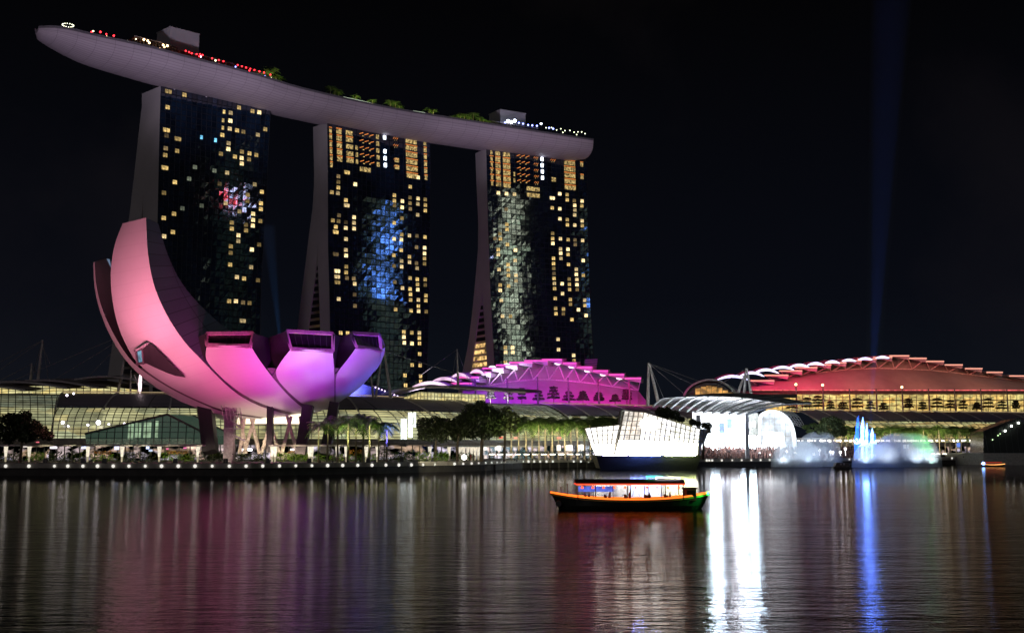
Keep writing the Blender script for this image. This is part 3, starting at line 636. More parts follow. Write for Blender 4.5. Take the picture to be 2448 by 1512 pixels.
# base: dark raking props, white lattice legs, lit soffit drum
GND = DECK
def prop(a, b_, w, Yt, Yb, mat, nm="raking_prop"):
    mb = MB(); mb.bar(W(a[0], a[1], Yt), W(b_[0], b_[1], Yb), w, w * 1.1, up=(0, 1, 0)); build(mb, nm, mat, MU)
PROP = pbr("dark_prop", (.014, .009, .016), .6)
prop((646,966), (645,1080), 1.5, YC - 15, YC - 15, PROP); prop((737,968), (718,1085), 2.6, YC - 15, YC - 16, PROP); prop((800,962), (776,1085), 2.4, YC - 12, YC - 14, PROP)
prop((492,972), (503,1080), 3.4, YC - 12, YC - 15, PROP)
LEG = pbr("lattice_leg", (.70, .62, .54), .6)
for x0, x1, x2 in ((604,583,620),(646,624,667),(691,673,711),(722,712,731),(580,572,588)):
    for tx, xx in ((x0 - 5, x2), (x0 + 5, x1)):
        mb = MB(); mb.tube(W(tx, 994, YC - 9), W(xx, 1084, YC - 10), .42, .50, 8); build(mb, "lattice_leg", LEG, MU)
for xx in (590, 630, 670, 710):
    p = W(xx, 1080, YC - 20); p.z = 3.2; lamp('SPOT', "leg_uplight", p, 2600, (1, .78, .55), MU, p + Vector((0, 8, 8)), 110, .8, .3)  # spots added to brighten the lattice legs
mb = MB(); c = W(655, 1002, YC - 2); c.z = 0; r = 9.5
cir = [c + Vector((r * math.cos(2 * math.pi * k / 32), r * .8 * math.sin(2 * math.pi * k / 32), 0)) for k in range(33)]
zt, zb = W(655, 988, YC - 10).z, W(655, 1012, YC - 10).z
mb.grid([[p + Vector((0, 0, zb)) for p in cir], [p + Vector((0, 0, zt)) for p in cir]]); build(mb, "soffit_drum", glow("soffit_glow", (1, .82, .60), 2.2, .2, .2), MU)  # drum wall emits in place of the lamps that light it
mb = MB()
for i, rr in enumerate((1.0,)): mb.poly([p + Vector((0, 0, zb)) for p in cir[:-1]])
build(mb, "soffit", pbr("soffit_white", (.6, .58, .55), .6), MU)
# entrance stair tower
mb = MB(); a = W(548, 955, YC - 14); b_ = W(550, 1080, YC - 14); mb.box(((a.x + b_.x) / 2, YC - 14, (a.z + DECK) / 2), (2.4, 2.4, a.z - DECK)); build(mb, "stair_tower", pbr("stair_mauve", (.26, .20, .25), .6), MU)
mb = MB()
for (x0, y0, x1, y1) in ((538,990,570,992),(552,1003,575,1022),(540,1022,570,1024),(556,1038,584,1052),(528,962,560,986)):
    mb.bar(W(x0, y0, YC - 16), W(x1, y1, YC - 16), 1.6, .35)
build(mb, "stair_flight", pbr("stair_steel", (.3, .26, .3), .6), MU)
mb = MB()
for i in range(6): mb.bar(W(528 + i * 9, 955 + i * 3, YC - 17), W(534 + i * 9, 1000 + i * 3, YC - 17), .15)
build(mb, "stair_railing", STEEL, MU)
# floodlight housings at the petals' feet with their lamps
def flood(px, Y, aim, en, col, size, rad=1.0, z=DECK + .8):
    p = W(px, 1070, Y); p.z = z; mb = MB(); mb.box(p - Vector((0, 0, .35)), (.9, .5, .7)); mb.box(p + Vector((0, .1, .1)), (.8, .3, .5)); build(mb, "floodlight", DARKM, MU)
    lamp('SPOT', "flood_lamp", p + Vector((0, 0, .6)), en, col, MU, aim, size, 1.0, rad)
PK, MG, VI, BL_ = (1, .30, .45), (1, .10, .62), (.52, .10, 1), (.12, .12, 1)
flood(200, 268, W(300, 640, 308), 1.5e5, (1, .27, .42), 44)
flood(250, 272, W(330, 780, 302), 9.0e4, (1, .28, .42), 60)
flood(420, 272, W(430, 880, 300), 3.4e4, (1, .24, .40), 62)
flood(540, 272, W(550, 890, 298), 4.7e4, (1, .10, .40), 56)
flood(640, 273, W(600, 930, 302), 2.2e4, (1, .06, .50), 66)
flood(740, 274, W(735, 910, 298), 6.6e4, (.66, .04, .98), 58)
flood(880, 283, W(850, 880, 300), 6.0e4, (.42, .10, 1), 60)
flood(960, 305, W(900, 900, 316), 9.0e4, (.10, .10, 1), 60)
flood(110, 285, W(240, 760, 330), 1.5e4, (1, .3, .4), 60)
# ---------------------------------------------------------------- long glazed mall
RL = [(-300,936),(150,943),(412,944),(838,949.6),(1006,956),(1211,965.5),(1563,974),(1887,982),(2447,989),(3000,992)]
def roofpt(px, z=23.0): return Z(px, interp(px, RL), z)
def mallN(px):
    a, c = roofpt(px - 25), roofpt(px + 25); d = (c - a); d.z = 0; d.normalize(); return d, Vector((d.y, -d.x, 0))
PROF = [(24.2, 2.6), (24.2, 8.6), (24.0, 10.5), (23.2, 13.0), (21.6, 15.2), (19.2, 17.0), (16.5, 18.3), (12.5, 20.0), (8.5, 21.4), (4.5, 22.4), (0, 23)]
MALLI = lit_interior("mall_lit_interior", (.62, .54, .24), (.54, .60, .36), .74, .10, .22, .55)
MALLW = lit_interior("mall_warm_interior", (.9, .62, .22), (.55, .6, .3), .8, .09, .3, .6)
SHOP = lit_interior("shopfront_light", (1.0, .66, .40), (.85, .78, 1.0), .62, .13, .20, 1.05, .46)
FRAMEM = pbr("glazing_frame", (.16, .15, .12), .5)
LOUV = paneled("louvre_roof_sheet", (.36, .31, .38), (.06, .05, .06), 30, 1.05, .45, .4, mortar=.18)
RIBM = pbr("roof_rib", (.55, .52, .5), .5)
mall_s = {}
def strip(px0, px1, i0, i1, step=12):
    n_ = max(2, int((px1 - px0) / step)); rows, uvr = [], []; s_ = 0; last = None
    for k in range(n_ + 1):
        px = lerp(px0, px1, k / n_); b_ = roofpt(px); d, nn = mallN(px)
        if last is not None: s_ += (b_ - last).length
        last = b_; t_ = 0; r, ur = [], []
        for i in range(i0, i1 + 1):
            o, z = PROF[i]; r.append(Vector((b_.x, b_.y, 0)) + nn * o + Vector((0, 0, z)))
            if i > i0: t_ += math.hypot(o - PROF[i - 1][0], z - PROF[i - 1][1])
            ur.append((s_ + px0, t_))
        rows.append(r); uvr.append(ur)
    return rows, uvr
def mall(label, px0, px1, louvs, group="glazed mall halls along the promenade", mat=MALLI, ribstep=128):
    c = roofpt((px0 + px1) / 2); M = thing("shopping_mall", label, "shopping mall", (c.x, c.y - 20, DECK), group)
    rows, uv = strip(px0, px1, 0, 1); mb = MB(); mb.grid(rows, uv); build(mb, "shopfront_glazing", SHOP, M)
    rows, uv = strip(px0, px1, 1, 6); mb = MB(); mb.grid(rows, uv); build(mb, "curved_glazing", mat, M, sm=True)
    lv = MB(); gl = MB(); segs = []; x = px0
    for a, b_ in louvs:
        if a > x: segs.append((x, a, 0))
        segs.append((a, b_, 1)); x = b_
    if x < px1: segs.append((x, px1, 0))
    for a, b_, k in segs:
        rows, uv = strip(a, b_, 6, 10)
        if k:
            rows = [[p + Vector((0, 0, .5)) for p in r] for r in rows]
            uv = [[(u_, v_) for u_, v_ in r] for r in uv]; lv.grid(rows, uv)
        else: gl.grid(rows, uv)
    if lv.v: build(lv, "louvre_roof", LOUV, M, sm=True)
    if gl.v: build(gl, "glass_roof", lit_interior("mall_roof_light", (.30, .30, .18), (.22, .27, .2), .6, .1, .3, .5), M, sm=True)
    mb = MB(); rb = MB(); fs = MB(); vs_ = MB()
    n_ = int((px1 - px0) / 17)
    for k in range(n_ + 1):
        px = lerp(px0, px1, k / n_); rows, _ = strip(px, px + 1, 0, 10, 1); r = rows[0]; d, nn = mallN(px); inl = any(a <= px <= b_ for a, b_ in louvs)
        for a, c in zip(r[1:(7 if inl else 11)], r[2:]): mb.bar(a + nn * .12, c + nn * .12 + Vector((0, 0, .05)), .22, .22, up=nn)
        for sh in (1.5,): mb.bar(r[0] + nn * .15, r[1] + nn * .15, .3)
    for i in range(1, 11):
        for sub in ((0,) if i in (1,) else (0, .5)):
            n2 = int((px1 - px0) / 25)
            A = []
            for k in range(n2 + 1):
                px = lerp(px0, px1, k / n2); rows, _ = strip(px, px + 1, 0, 10, 1); r = rows[0]; d, nn = mallN(px)
                inl = any(a <= px <= b_ for a, b_ in louvs)
                A.append((r[i].lerp(r[i - 1], sub) + nn * .15 + Vector((0, 0, .08)), inl))
            for (a, ia), (c, ic) in zip(A, A[1:]):
                if i > 6 and ia: continue
                mb.bar(a, c, .2 if i > 1 else .5, .2 if i > 1 else .7)
    build(mb, "glazing_frame", FRAMEM, M)
    for a, b_ in louvs:
        k = a
        while k <= b_ + 1:
            r = strip(min(k, b_ - 1), min(k, b_ - 1) + 1, 5, 10, 1)[0][0]; d, nn = mallN(k)
            for p, q in zip(r, r[1:]): rb.bar(p + Vector((0, 0, .75)), q + Vector((0, 0, .75)), .5, .35)
            k += ribstep if k + ribstep < b_ - 20 else max(1, b_ - k) if k < b_ else 99
        n2 = int((b_ - a) / 25)
        E = [strip(lerp(a, b_, k / n2), lerp(a, b_, k / n2) + 1, 10, 10 + 0, 1)[0][0][0] if False else roofpt(lerp(a, b_, k / n2)) + Vector((0, 0, .9)) for k in range(n2 + 1)]
        for p, q in zip(E, E[1:]): fs.bar(p, q, .5, .35)
    if rb.v: build(rb, "roof_rib", RIBM, M); build(fs, "eaves_edge", glow("eaves_light", (1, .72, .4), .28, sample=False), M)
    # arcade slab above the shopfronts
    fa = MB(); n2 = int((px1 - px0) / 30)
    A = []
    for k in range(n2 + 1):
        px = lerp(px0, px1, k / n2); r = strip(px, px + 1, 0, 1, 1)[0][0]; d, nn = mallN(px); A.append(r[1] + nn * 1.2 + Vector((0, 0, -.9)))
    for p, q in zip(A, A[1:]): fa.bar(p, q, 2.4, 1.2)
    build(fa, "arcade_slab", pbr("arcade_slab", (.22, .19, .16), .7), M)
    return M
m1 = mall("curved glass mall hall behind the lotus museum under a violet tinged louvre roof", -150, 700, [(150, 700)], ribstep=132)
m2 = mall("curved glass mall hall between museum and dark trees under grey louvre roof", 700, 1200, [(700, 1085)], ribstep=120)
m3 = mall("curved glass mall hall below the purple theatre, palms along its front", 1200, 1640, [(1290, 1640)], ribstep=56)
m4 = mall("long glass mall hall below the red roofed hall beside the bright plaza", 1890, 2800, [(1890, 2800)], ribstep=57, mat=MALLW)
# bright lamps seen inside the halls
for M, lst in ((m1, ((150,1009,.5),(235,1009,.7),(163,1018,.3),(210,1015,.35),(260,1013,.3),(297,1012,.35),(392,1013,.3),(423,1015,.35),(160,944,.35),(176,940,.3),(14,1046,.5))), (m2, ((1112,1010,.4),(1060,1018,.4),(1030,1014,.4)))):
    for x, y, r in lst:
        p = roofpt(x); d, nn = mallN(x); q = PL(x, y, p + nn * 24.8, nn); mb = MB(); mb.ball(q, r, 8, 5); build(mb, "hall_lamp", glow("hall_lamp", (.95, .85, 1), 7, sample=False), M)
mb = MB()
for x0, x1, y0, y1 in ((1010-35,1018-33,985,1040),(958,972,1000,1050),(975,986,990,1045),(988,994,985,1020)):
    p = roofpt(x0); d, nn = mallN(x0); off_ = nn * (24.5 if y1 > 1000 else 20.5)
    a = [PL(x, y, p + off_, nn) for x, y in ((x0, y1), (x1, y1), (x1, y0), (x0, y0))]; mb.quad(*a)
build(mb, "display_window", glow("display_light", (.9, 1, .95), 1.8, .5, .6), m2)
# upper glazed pavilions behind the mall roof, with curved canopies
def upper(label, px0, px1, ytop, ybot, dY, canopies):
    c = roofpt((px0 + px1) / 2); U = thing("rooftop_pavilion", label, "pavilion", (c.x, c.y + dY, 23)); mb = MB(); fr = MB(); rows = []; n_ = 24
    for k in range(n_ + 1):
        px = lerp(px0, px1, k / n_); b_ = roofpt(px); Y_ = b_.y + dY
        lo = W(px, ybot(px), Y_); hi = W(px, ytop(px), Y_); rows.append([lo, hi]); fr.bar(lo + Vector((0, -.2, 0)), hi + Vector((0, -.2, 0)), .2)
    mb.grid(rows, [[(k * 2.5, 0), (k * 2.5, 6)] for k in range(n_ + 1)]); build(mb, "glazing", MALLW if px0 > 1500 else lit_interior("pavilion_light", (.85, .68, .25), (.7, .66, .34), .95, .2, .4, .45), U)
    for f in (0.02, .25, .5, .75, .97):
        for a, b_ in zip(rows, rows[1:]): fr.bar(a[0].lerp(a[1], f) + Vector((0, -.2, 0)), b_[0].lerp(b_[1], f) + Vector((0, -.2, 0)), .18)
    build(fr, "glazing_frame", FRAMEM, U)
    for (xs, ys, dep) in canopies:
        mb = MB(); pts = smooth([(x, y, 0) for x, y in zip(xs, ys)], 2); rows = []; Y_ = roofpt(sum(xs) / len(xs)).y + dY
        for p in pts: rows.append([W(p.x, p.y, Y_ - 5), W(p.x, p.y, Y_ - 5) + Vector((dep * .35, dep, 1.5))])
        mb.grid(rows); mb.grid([[p + Vector((0, 0, .45)) for p in r] for r in rows], flip=True)
        for a, b_ in zip(rows, rows[1:]): mb.bar(a[0] + Vector((0, 0, .2)), b_[0] + Vector((0, 0, .2)), .3, .6)
        build(mb, "curved_canopy", pbr("canopy_skin", (.34, .31, .32), .6), U)
    return U
upper("yellow lit glazed rooftop pavilion with three curved grey canopies above the mall", -60, 330, lambda x: interp(x, [(-60, 930), (60, 921), (250, 921), (330, 931)]), lambda x: 946, 6,
      [((-60, 0, 60), (922, 925, 934), 16), ((-5, 60, 160), (914, 913, 929), 16), ((60, 130, 235), (911, 909, 928), 18), ((178, 245, 320, 395), (908, 899, 907, 934), 20)])
upper("dark domed rooftop hall behind the tall petal's foot", 395, 640, lambda x: 933, lambda x: 944, 14, [((310, 380, 470, 560, 640), (916, 904, 899, 903, 912), 22)])
U2 = upper("yellow lit glazed pavilion with a flat curved canopy beside the purple theatre", 965, 1160, lambda x: interp(x, [(965, 948), (1000, 936), (1160, 942)]), lambda x: 978, -2,
      [((895, 960, 1040, 1130, 1258), (948, 929, 925.5, 931, 939), 20)])
# dark glass pavilion with a pointed roof in front of the mall
G = thing("glass_pavilion", "low dark glass pavilion with pointed roof next to the museum stair", "pavilion", W(350, 1060, 330))
Yp = 330; out = [(206,1060),(203,1036),(400,989.5),(500,1040),(508,1060)]
base = [W(x, y, Yp) for x, y in out]
mb = MB(); mb.prism([p + Vector((0, 0, 0)) for p in base], (3, 16, 0)); build(mb, "glass_shell", lit_interior("dim_green_interior", (.05, .10, .07), (.12, .17, .10), .55, .12, .16, .9, .36), G)
mb = MB()
for x in range(215, 505, 19):
    yt = interp(x, [(203, 1036), (400, 990), (500, 1040)]); mb.bar(W(x, 1060, Yp - .2), W(x + 3, yt, Yp - .2), .18)
for y in (1008, 1020, 1032, 1046, 1056):
    xl = interp(y, [(990, 398), (1036, 205), (1060, 205)]); xr = interp(y, [(990, 402), (1040, 500), (1060, 506)]); mb.bar(W(xl, y, Yp - .2), W(xr, y, Yp - .2), .14)
build(mb, "glazing_frame", DARKM, G)
for dv in (Vector((0, 0, 0)), Vector((3, 16, 0))):
    mb = MB()
    for a, b_ in zip(out[1:4], out[2:4]): mb.bar(W(*a, Yp - .4) + dv, W(*b_, Yp - .4) + dv, .7, .5)
    build(mb, "roof_edge", pbr("roof_edge_dark", (.06, .055, .05), .5), G)
mb = MB()
for x0, x1, y0, y1 in ((305,318,1012,1048),(322,336,1010,1046),(342,360,1008,1046),(370,377,1005,1046)): mb.quad(W(x0, y1, Yp - .08), W(x1, y1, Yp - .08), W(x1 + 2, y0, Yp - .08), W(x0 + 2, y0, Yp - .08))
build(mb, "lit_bay", glow("pale_green_light", (.55, .8, .5), .5, .5, .5), G)
# ---------------------------------------------------------------- theatre and convention hall with stepped canopies
def hall(name, label, X, Yv, cap, arcs, line, bottom, dY, mats, zig=True, dcan=26):
    """cap: flat canopies (u0,u1,v); arcs: crescent ends (u0,u1,vbase,vpeak); line: truss foot line"""
    cx_ = X(cap[len(cap) // 2][0]); c = roofpt(cx_); H = thing(name, label, "hall", (c.x, c.y + dY, 20))
    def Yd(px): return roofpt(px).y + dY
    m_wall, m_can, m_edge, m_arc, m_truss = mats
    xs = [X(line[0][0]) + (X(line[-1][0]) - X(line[0][0])) * k / 60 for k in range(61)]; lp = [(X(u), Yv(v)) for u, v in line]; tp = sorted([(X((u0 + u1) / 2), Yv(v)) for u0, u1, v in cap])
    mb = MB(); rows = []
    for x in xs:
        r = []; yb = bottom(x); yl = interp(x, lp)
        for k in range(7):
            f = k / 6; r.append(W(x, lerp(yb, yl, f), Yd(x) + 22 * f ** 1.4))
        rows.append(r)
    mb.grid(rows, flip=False, uvs=[[(i * 3.0, k * 2.5) for k in range(7)] for i in range(61)]); build(mb, "swept_roof", m_wall, H, sm=True)
    mb = MB(); rows = [[W(x, interp(x, lp), Yd(x) + 24), W(x, interp(x, tp) + 1.5, Yd(x) + 27)] for x in xs]; mb.grid(rows, [[(i * 3.0, 0), (i * 3.0, 6)] for i in range(61)]); build(mb, "upper_wall", m_wall, H)
    mb = MB()
    for (a, c_) in zip(xs, xs[1:]): mb.bar(W(a, interp(a, lp), Yd(a) + 21.6), W(c_, interp(c_, lp), Yd(c_) + 21.6), .55)
    build(mb, "truss_chord", m_truss, H)
    for (u0, u1, v) in cap:
        x0, x1, y = X(u0), X(u1), Yv(v); Y_ = Yd((x0 + x1) / 2) + 12
        a, b_ = W(x0, y, Y_), W(x1, y, Y_ + (Yd(x1) - Yd(x0)) * 0)
        mb = MB(); mb.prism([a, b_, b_ + Vector((0, 0, .8)), a + Vector((0, 0, .8))], (3.0, dcan, 2.0)); mb.prism([a.lerp(b_, .1), b_, b_ + Vector((0, 1.0, -1.6)), a.lerp(b_, .55) + Vector((0, 1.0, -.7))], (3, dcan * .7, 1))
        cn = build(mb, "stepped_canopy", m_can, H)
        mb = MB(); mb.bar(a + Vector((0, -.15, .4)), b_ + Vector((0, -.15, .4)), .3, .55); build(mb, "edge_light", m_edge, cn)
        lo = min(lp, key=lambda q: abs(q[0] - (x0 + x1) / 2)); mb = MB()
        if zig:
            xm = (x0 + x1) / 2; foot = W(lo[0], lo[1], Yd(lo[0]) + 21); mb.bar(foot, a.lerp(b_, .15) + Vector((0, 3, 0)), .4); mb.bar(foot, b_ + Vector((0, 3, 0)), .4)
            build(mb, "truss_brace", m_truss, H)
    for (u0, u1, vb, vp) in arcs:
        x0, x1 = X(u0), X(u1); Y_ = Yd((x0 + x1) / 2) + 10; rows = []
        for k in range(13):
            f = k / 12; x = lerp(x0, x1, f); h_ = 4 * f * (1 - f); yy = Yv(vb) - (Yv(vb) - Yv(vp)) * h_
            p = W(x, yy, Y_); th = 1.0 * h_ ** .6 + .12; rows.append([p + Vector((0, 0, -th * 1.15)), p, p + Vector((3, dcan, 2))])
        mb = MB(); mb.grid([[r[0], r[1]] for r in rows]); ar = build(mb, "crescent_fascia", m_arc, H, sm=True)  # fascia emits the white light that falls on the curved roof ends
        mb = MB(); mb.grid([[r[1] + Vector((0, 0, .1)), r[2]] for r in rows]); mb.grid([[r[0] + Vector((0, .2, 0)), r[2] + Vector((0, 0, -.8))] for r in rows]); build(mb, "curved_roof", m_can, H, sm=True)
    return H
X6 = lambda u: 883.6 + u * .27766; Y6 = lambda v: 815.6 + v * .27766
X8 = lambda u: 1767.2 + u * .27766
THW = pbr("theatre_fabric", (.46, .42, .46), .75, var=.08, scale=.3)
TH = hall("theatre", "fan shaped theatre with stepped canopies glowing purple and magenta behind the mall roof", X6, Y6,
    [(690,880,370),(760,940,318),(890,1040,275),(970,1150,240),(1085,1270,213),(1200,1400,190),(1330,1530,175),(1480,1655,165),(1600,1780,195),(1740,1915,230),(1865,2050,262),(2010,2190,293),(2145,2335,325)],
    [(365,690,388,342),(525,760,350,305),(690,860,315,270),(860,980,272,238),],
    [(800,395),(1025,380),(1145,355),(1275,340),(1410,328),(1545,328),(1680,337),(1810,350),(1950,365),(2090,388),(2310,420)],
    lambda x: interp(x, [(1090, 962), (1500, 968), (1545, 968)]), 26, (THW, THW, glow("pink_edge_light", (1, .10, .55), 1.1, sample=False), glow("white_pink_light", (1, .66, .86), .9, .3, .3, sample=False), pbr("truss_white", (.7, .6, .68), .5)))
# sloping end of the theatre roof
mb = MB(); Yr = roofpt(1525).y + 26; mb.prism([W(1521, 968, Yr), W(1555, 969, Yr + 2), W(1540, 952, Yr + 12), W(1529, 938, Yr + 20), W(1522, 932, Yr + 22)], (1, 12, 0)); build(mb, "swept_end", THW, TH)
for u_, v_ in ((1075,218),(1200,197),(1340,182),(1490,170),(1640,185),(1760,214),(1895,249),(2030,281),(2170,312)):
    mb = MB(); p_ = W(X6(u_ - 20), Y6(v_ + 4), roofpt(X6(u_)).y + 38); mb.ball(p_, .8, 8, 5, (1.9, .6, .8)); build(mb, "canopy_spotlight", glow("canopy_spot", (1, .85, .95), 2.2, sample=False), TH)  # glowing blob in place of the white lit canopy end
for px, col, en in ((1142, (.28, .0, 1), 1.3e5), (1180, (.40, 0, 1), 1.6e5), (1260, (.6, 0, .9), 1.6e5), (1350, (.9, 0, .62), 1.6e5), (1440, (1, 0, .45), 1.6e5), (1515, (1, 0, .38), 1.6e5)):
    p = roofpt(px) + Vector((0, -14, 19)); lamp('SPOT', "flood_lamp", p, en * .30, col, TH, W(px + 6, 925, roofpt(px).y + 36), 105, 1.0, .8)
TH2 = hall("convention_hall", "broad hall with stepped canopies glowing red over a yellow lit storey", X8, Y6,
    [(95,300,345),(215,420,298),(340,540,260),(475,670,232),(605,790,207),(740,920,190),(880,1050,172),(1015,1180,158),(1150,1315,143),(1290,1460,130),(1445,1610,152),(1605,1760,178),(1765,1920,208),(1940,2090,240),(2125,2265,272),(2320,2480,303)],
    [(-200,85,330,288),(-5,215,300,258),(120,340,272,232),(275,470,242,210),(430,600,218,192),(580,730,203,177),(735,865,185,162),(880,1005,168,149),(1020,1145,155,136),(1170,1290,142,124)],
    [(100,395),(160,380),(300,335),(400,310),(530,290),(655,272),(790,258),(915,243),(1055,235),(1195,230),(1335,235),(1485,238),(1640,248),(1800,262),(1975,285),(2160,308),(2448,345),(2700,380)],
    lambda x: interp(x, [(1800, 933), (2100, 930), (2447, 934), (2600, 936)]), 44, (pbr("hall_roof_sheet", (.42, .34, .32), .7, var=.08, scale=.2), THW, glow("salmon_edge_light", (1, .42, .30), 1.1, sample=False), glow("violet_white_light", (.66, .64, 1), 2.4, .2, .3, sample=False), pbr("truss_cream", (.7, .58, .5), .5)))
for px, col, en in ((1800, (1, .03, .14), 2.6e5), (1880, (1, .04, .15), 2.6e5), (1990, (1, .12, .16), 1.6e5), (2120, (1, .30, .22), .75e5), (2260, (1, .34, .22), .6e5), (2400, (1, .34, .22), .6e5)):
    p = roofpt(px) + Vector((0, 12, 30)); lamp('SPOT', "flood_lamp", p, en * .33, col, TH2, W(px + 6, 905, roofpt(px).y + 56), 115, 1.0, .8)
def wallrow(T, name, x0, x1, y0, y1, dY, mat, step=20, thick=None):
    mb = MB(); n_ = max(1, int((x1 - x0) / step)); rows, uv = [], []; s_ = 0
    for k in range(n_ + 1):
        x = lerp(x0, x1, k / n_); Y_ = roofpt(x).y + dY; rows.append([W(x, y1, Y_), W(x, y0, Y_)]); s_ += (rows[-1][0] - rows[-2][0]).length if k else 0
        uv.append([(s_, 0), (s_, (y1 - y0) * Y_ / 3000)])
    if thick:
        for a, b_ in zip(rows, rows[1:]): mb.bar(a[0].lerp(a[1], .5), b_[0].lerp(b_[1], .5), thick, abs(a[1].z - a[0].z))
    else: mb.grid(rows, uv)
    return build(mb, name, mat, T)
wallrow(TH2, "roof_edge_light", 1800, 2600, 931, 933, 43.5, glow("red_edge_light", (1, .16, .16), 1.0, .5, .5, sample=False), thick=.4)
wallrow(TH2, "dark_fascia", 1780, 2600, 934, 943, 43, pbr("fascia_dark", (.07, .055, .05), .7))
wallrow(TH2, "terrace_glazing", 1830, 2600, 942, 984, 42, lit_interior("terrace_light", (1.0, .62, .16), (.8, .68, .24), .85, .16, .34, .8))
wallrow(TH2, "terrace_floor_edge", 1860, 2600, 955, 957, 41.4, DARKM, thick=.4); wallrow(TH2, "terrace_floor_edge", 1860, 2600, 968, 969.5, 41.3, pbr("terrace_orange", (.3, .12, .04), .7), thick=.5)
mb = MB()
for x in range(1870, 2600, 16): Y_ = roofpt(x).y + 41; mb.bar(W(x, 983, Y_), W(x, 943, Y_), .25)
build(mb, "glazing_frame", FRAMEM, TH2)
for u, lampy in ((485,370),(715,375),(945,None),(1175,None),(1397,393),(1625,None),(1850,None),(2075,None),(2300,None)):
    x = X8(u); Y_ = roofpt(x).y + 14; mb = MB(); mb.tube(W(x + 3, 985, Y_), W(x, Y6(lampy or 405), Y_), .42, .28, 6); o = build(mb, "roof_mast", pbr("mast_grey", (.3, .27, .24), .5), TH2)
    if lampy: mb = MB(); mb.ball(W(x, Y6(lampy), Y_), .6, 8, 5); build(mb, "mast_lamp", glow("mast_lamp", (1, .7, .3), 6, sample=False), TH2)
for k, u in enumerate((905, 1180, 1440, 1705, 1965, 2230)):
    x = X6(u); Y_ = roofpt(x).y + 5; mb = MB(); mb.tube(W(x + 3, 972, Y_), W(x, Y6(300 + abs(u - 1500) * .05), Y_), .45, .3, 6); build(mb, "roof_mast", pbr("mast_dim", (.10, .09, .08), .6), TH)
# small lattice screen building peeking over the theatre
mb = MB(); Y_ = 620; P_ = [W(1398,905,Y_), W(1423,905,Y_), W(1428,858,Y_), W(1397,860,Y_)]; mb.prism(P_, (0, 6, 0))
for i in range(6): pass
o = thing("far_tower_block", "small blue grey slatted block peeking over the theatre canopies", "building", P_[0]); build(mb, "block_shell", pbr("far_block", (.12, .15, .24), .6), o)
mb = MB()
for f in range(9): mb.bar(P_[0].lerp(P_[3], f / 8) + Vector((0, -.2, 0)), P_[1].lerp(P_[2], f / 8) + Vector((0, -.2, 0)), .35)
build(mb, "slat_screen", pbr("slat_screen", (.35, .38, .45), .5), o)
# curved blue lit roof between museum and pavilion
mb = MB(); rows = []
for k in range(13):
    f = k / 12; x = lerp(860, 950, f); yy = lerp(915, 949, f ** 1.1); Y_ = roofpt(x).y + 12; rows.append([W(x - 30 + 30 * f, 950, Y_), W(x, yy, Y_ + 4), W(x, yy, Y_ + 4) + Vector((4, 16, 0))])
mb.grid(rows); o = thing("tented_roof", "blue lit sloping roof edge between museum and glazed pavilion", "roof", rows[6][0]); build(mb, "roof_sheet", pbr("tent_sheet", (.03, .04, .28), .7), o)
lamp('SPOT', "flood_lamp", W(880, 960, roofpt(880).y - 6), 5e3, (.05, .06, 1), o, W(905, 935, roofpt(905).y + 14), 100, 1, .6)
mb = MB()
for k in range(9):
    f = k / 8; mb.ball(rows[min(12, 4 + k)][1] + Vector((0, -.3, .4)), .28, 6, 4)
build(mb, "edge_bulb_string", glow("violet_bulbs", (.8, .6, 1), 3, sample=False), o)
# masts with stay cables
MASTM = pbr("mast_white", (.50, .46, .44), .5)
def mast(label, pairs, Y_, cables, r=.55):
    b0 = W(pairs[0][0], pairs[0][1], Y_); M = thing("cable_mast", label, "mast", b0, "cable masts along the mall roof")
    for (x0, y0, x1, y1) in pairs:
        mb = MB(); mb.tube(W(x0, y0, Y_), W(x1, y1, Y_), r, r * .5, 8); build(mb, "mast_pole", MASTM, M)
    mb = MB()
    for (x0, y0, x1, y1, dd) in cables: mb.tube(W(x0, y0, Y_), W(x1, y1, Y_ + dd), .09, .09, 4)
    if mb.v: build(mb, "stay_cable", pbr("cable_grey", (.22, .2, .2), .5), M)
mast("tall pale mast with stay cables above the mall's first curved canopy", [(88,928,102,812)], 415, [(102,813,-80,905,10),(102,813,-60,925,5),(102,813,70,925,8),(102,813,118,925,-8),(98,820,120,870,0)])
mast("short pale mast close beside the tallest cable mast", [(71,926,76,868)], 418, [(76,869,-40,930,5),(76,869,100,925,5)], .5)
mast("pale mast in front of the tower's splayed foot, cables sweeping away", [(280,950,296,862)], 408, [(296,800,0,922,8),(296,806,100,925,6),(296,812,190,922,4)], .55)
mast("pair of slim crossed struts with a small white lit post by the tall petal", [(311,945,313,884),(337,940,321,895),(328,940,338,905)], 404, [], .3)
mast("leaning pale mast touching the violet petal's edge", [(934,952,918,838)], 425, [(918,839,1100,895,40)], .6)
mast("slim white post under the violet petal's rim", [(892,950,885,884),(898,950,911,860)], 424, [], .4)
mast("white mast standing before the theatre's first canopies", [(1095,930,1092,834)], 458, [(1092,835,1000,900,30),(1092,835,1125,925,5),(1092,835,1076,925,-6)], .5)
mast("splayed twin mast between purple theatre and bright plaza canopy", [(1548,970,1550,866),(1575,970,1552,870)], 500, [(1551,868,1700,940,30),(1551,868,1640,945,20),(1551,868,1740,935,40),(1551,868,1590,960,10)], .75)
mast("twin mast rising over the plaza canopy by the red hall's first arcs", [(1778,943,1783,880),(1795,943,1785,880),(1762,943,1781,890)], 510, [(1783,881,1700,930,20)], .65)
mb = MB(); mb.ball(W(335, 915, 403), .9, 8, 8, (.6, .6, 3.8)); tag(build(mb, "uplit_post", glow("post_light", (1, .75, .8), 2.4)), "slim glowing white post by the crossed struts beneath the tall petal", "light post")
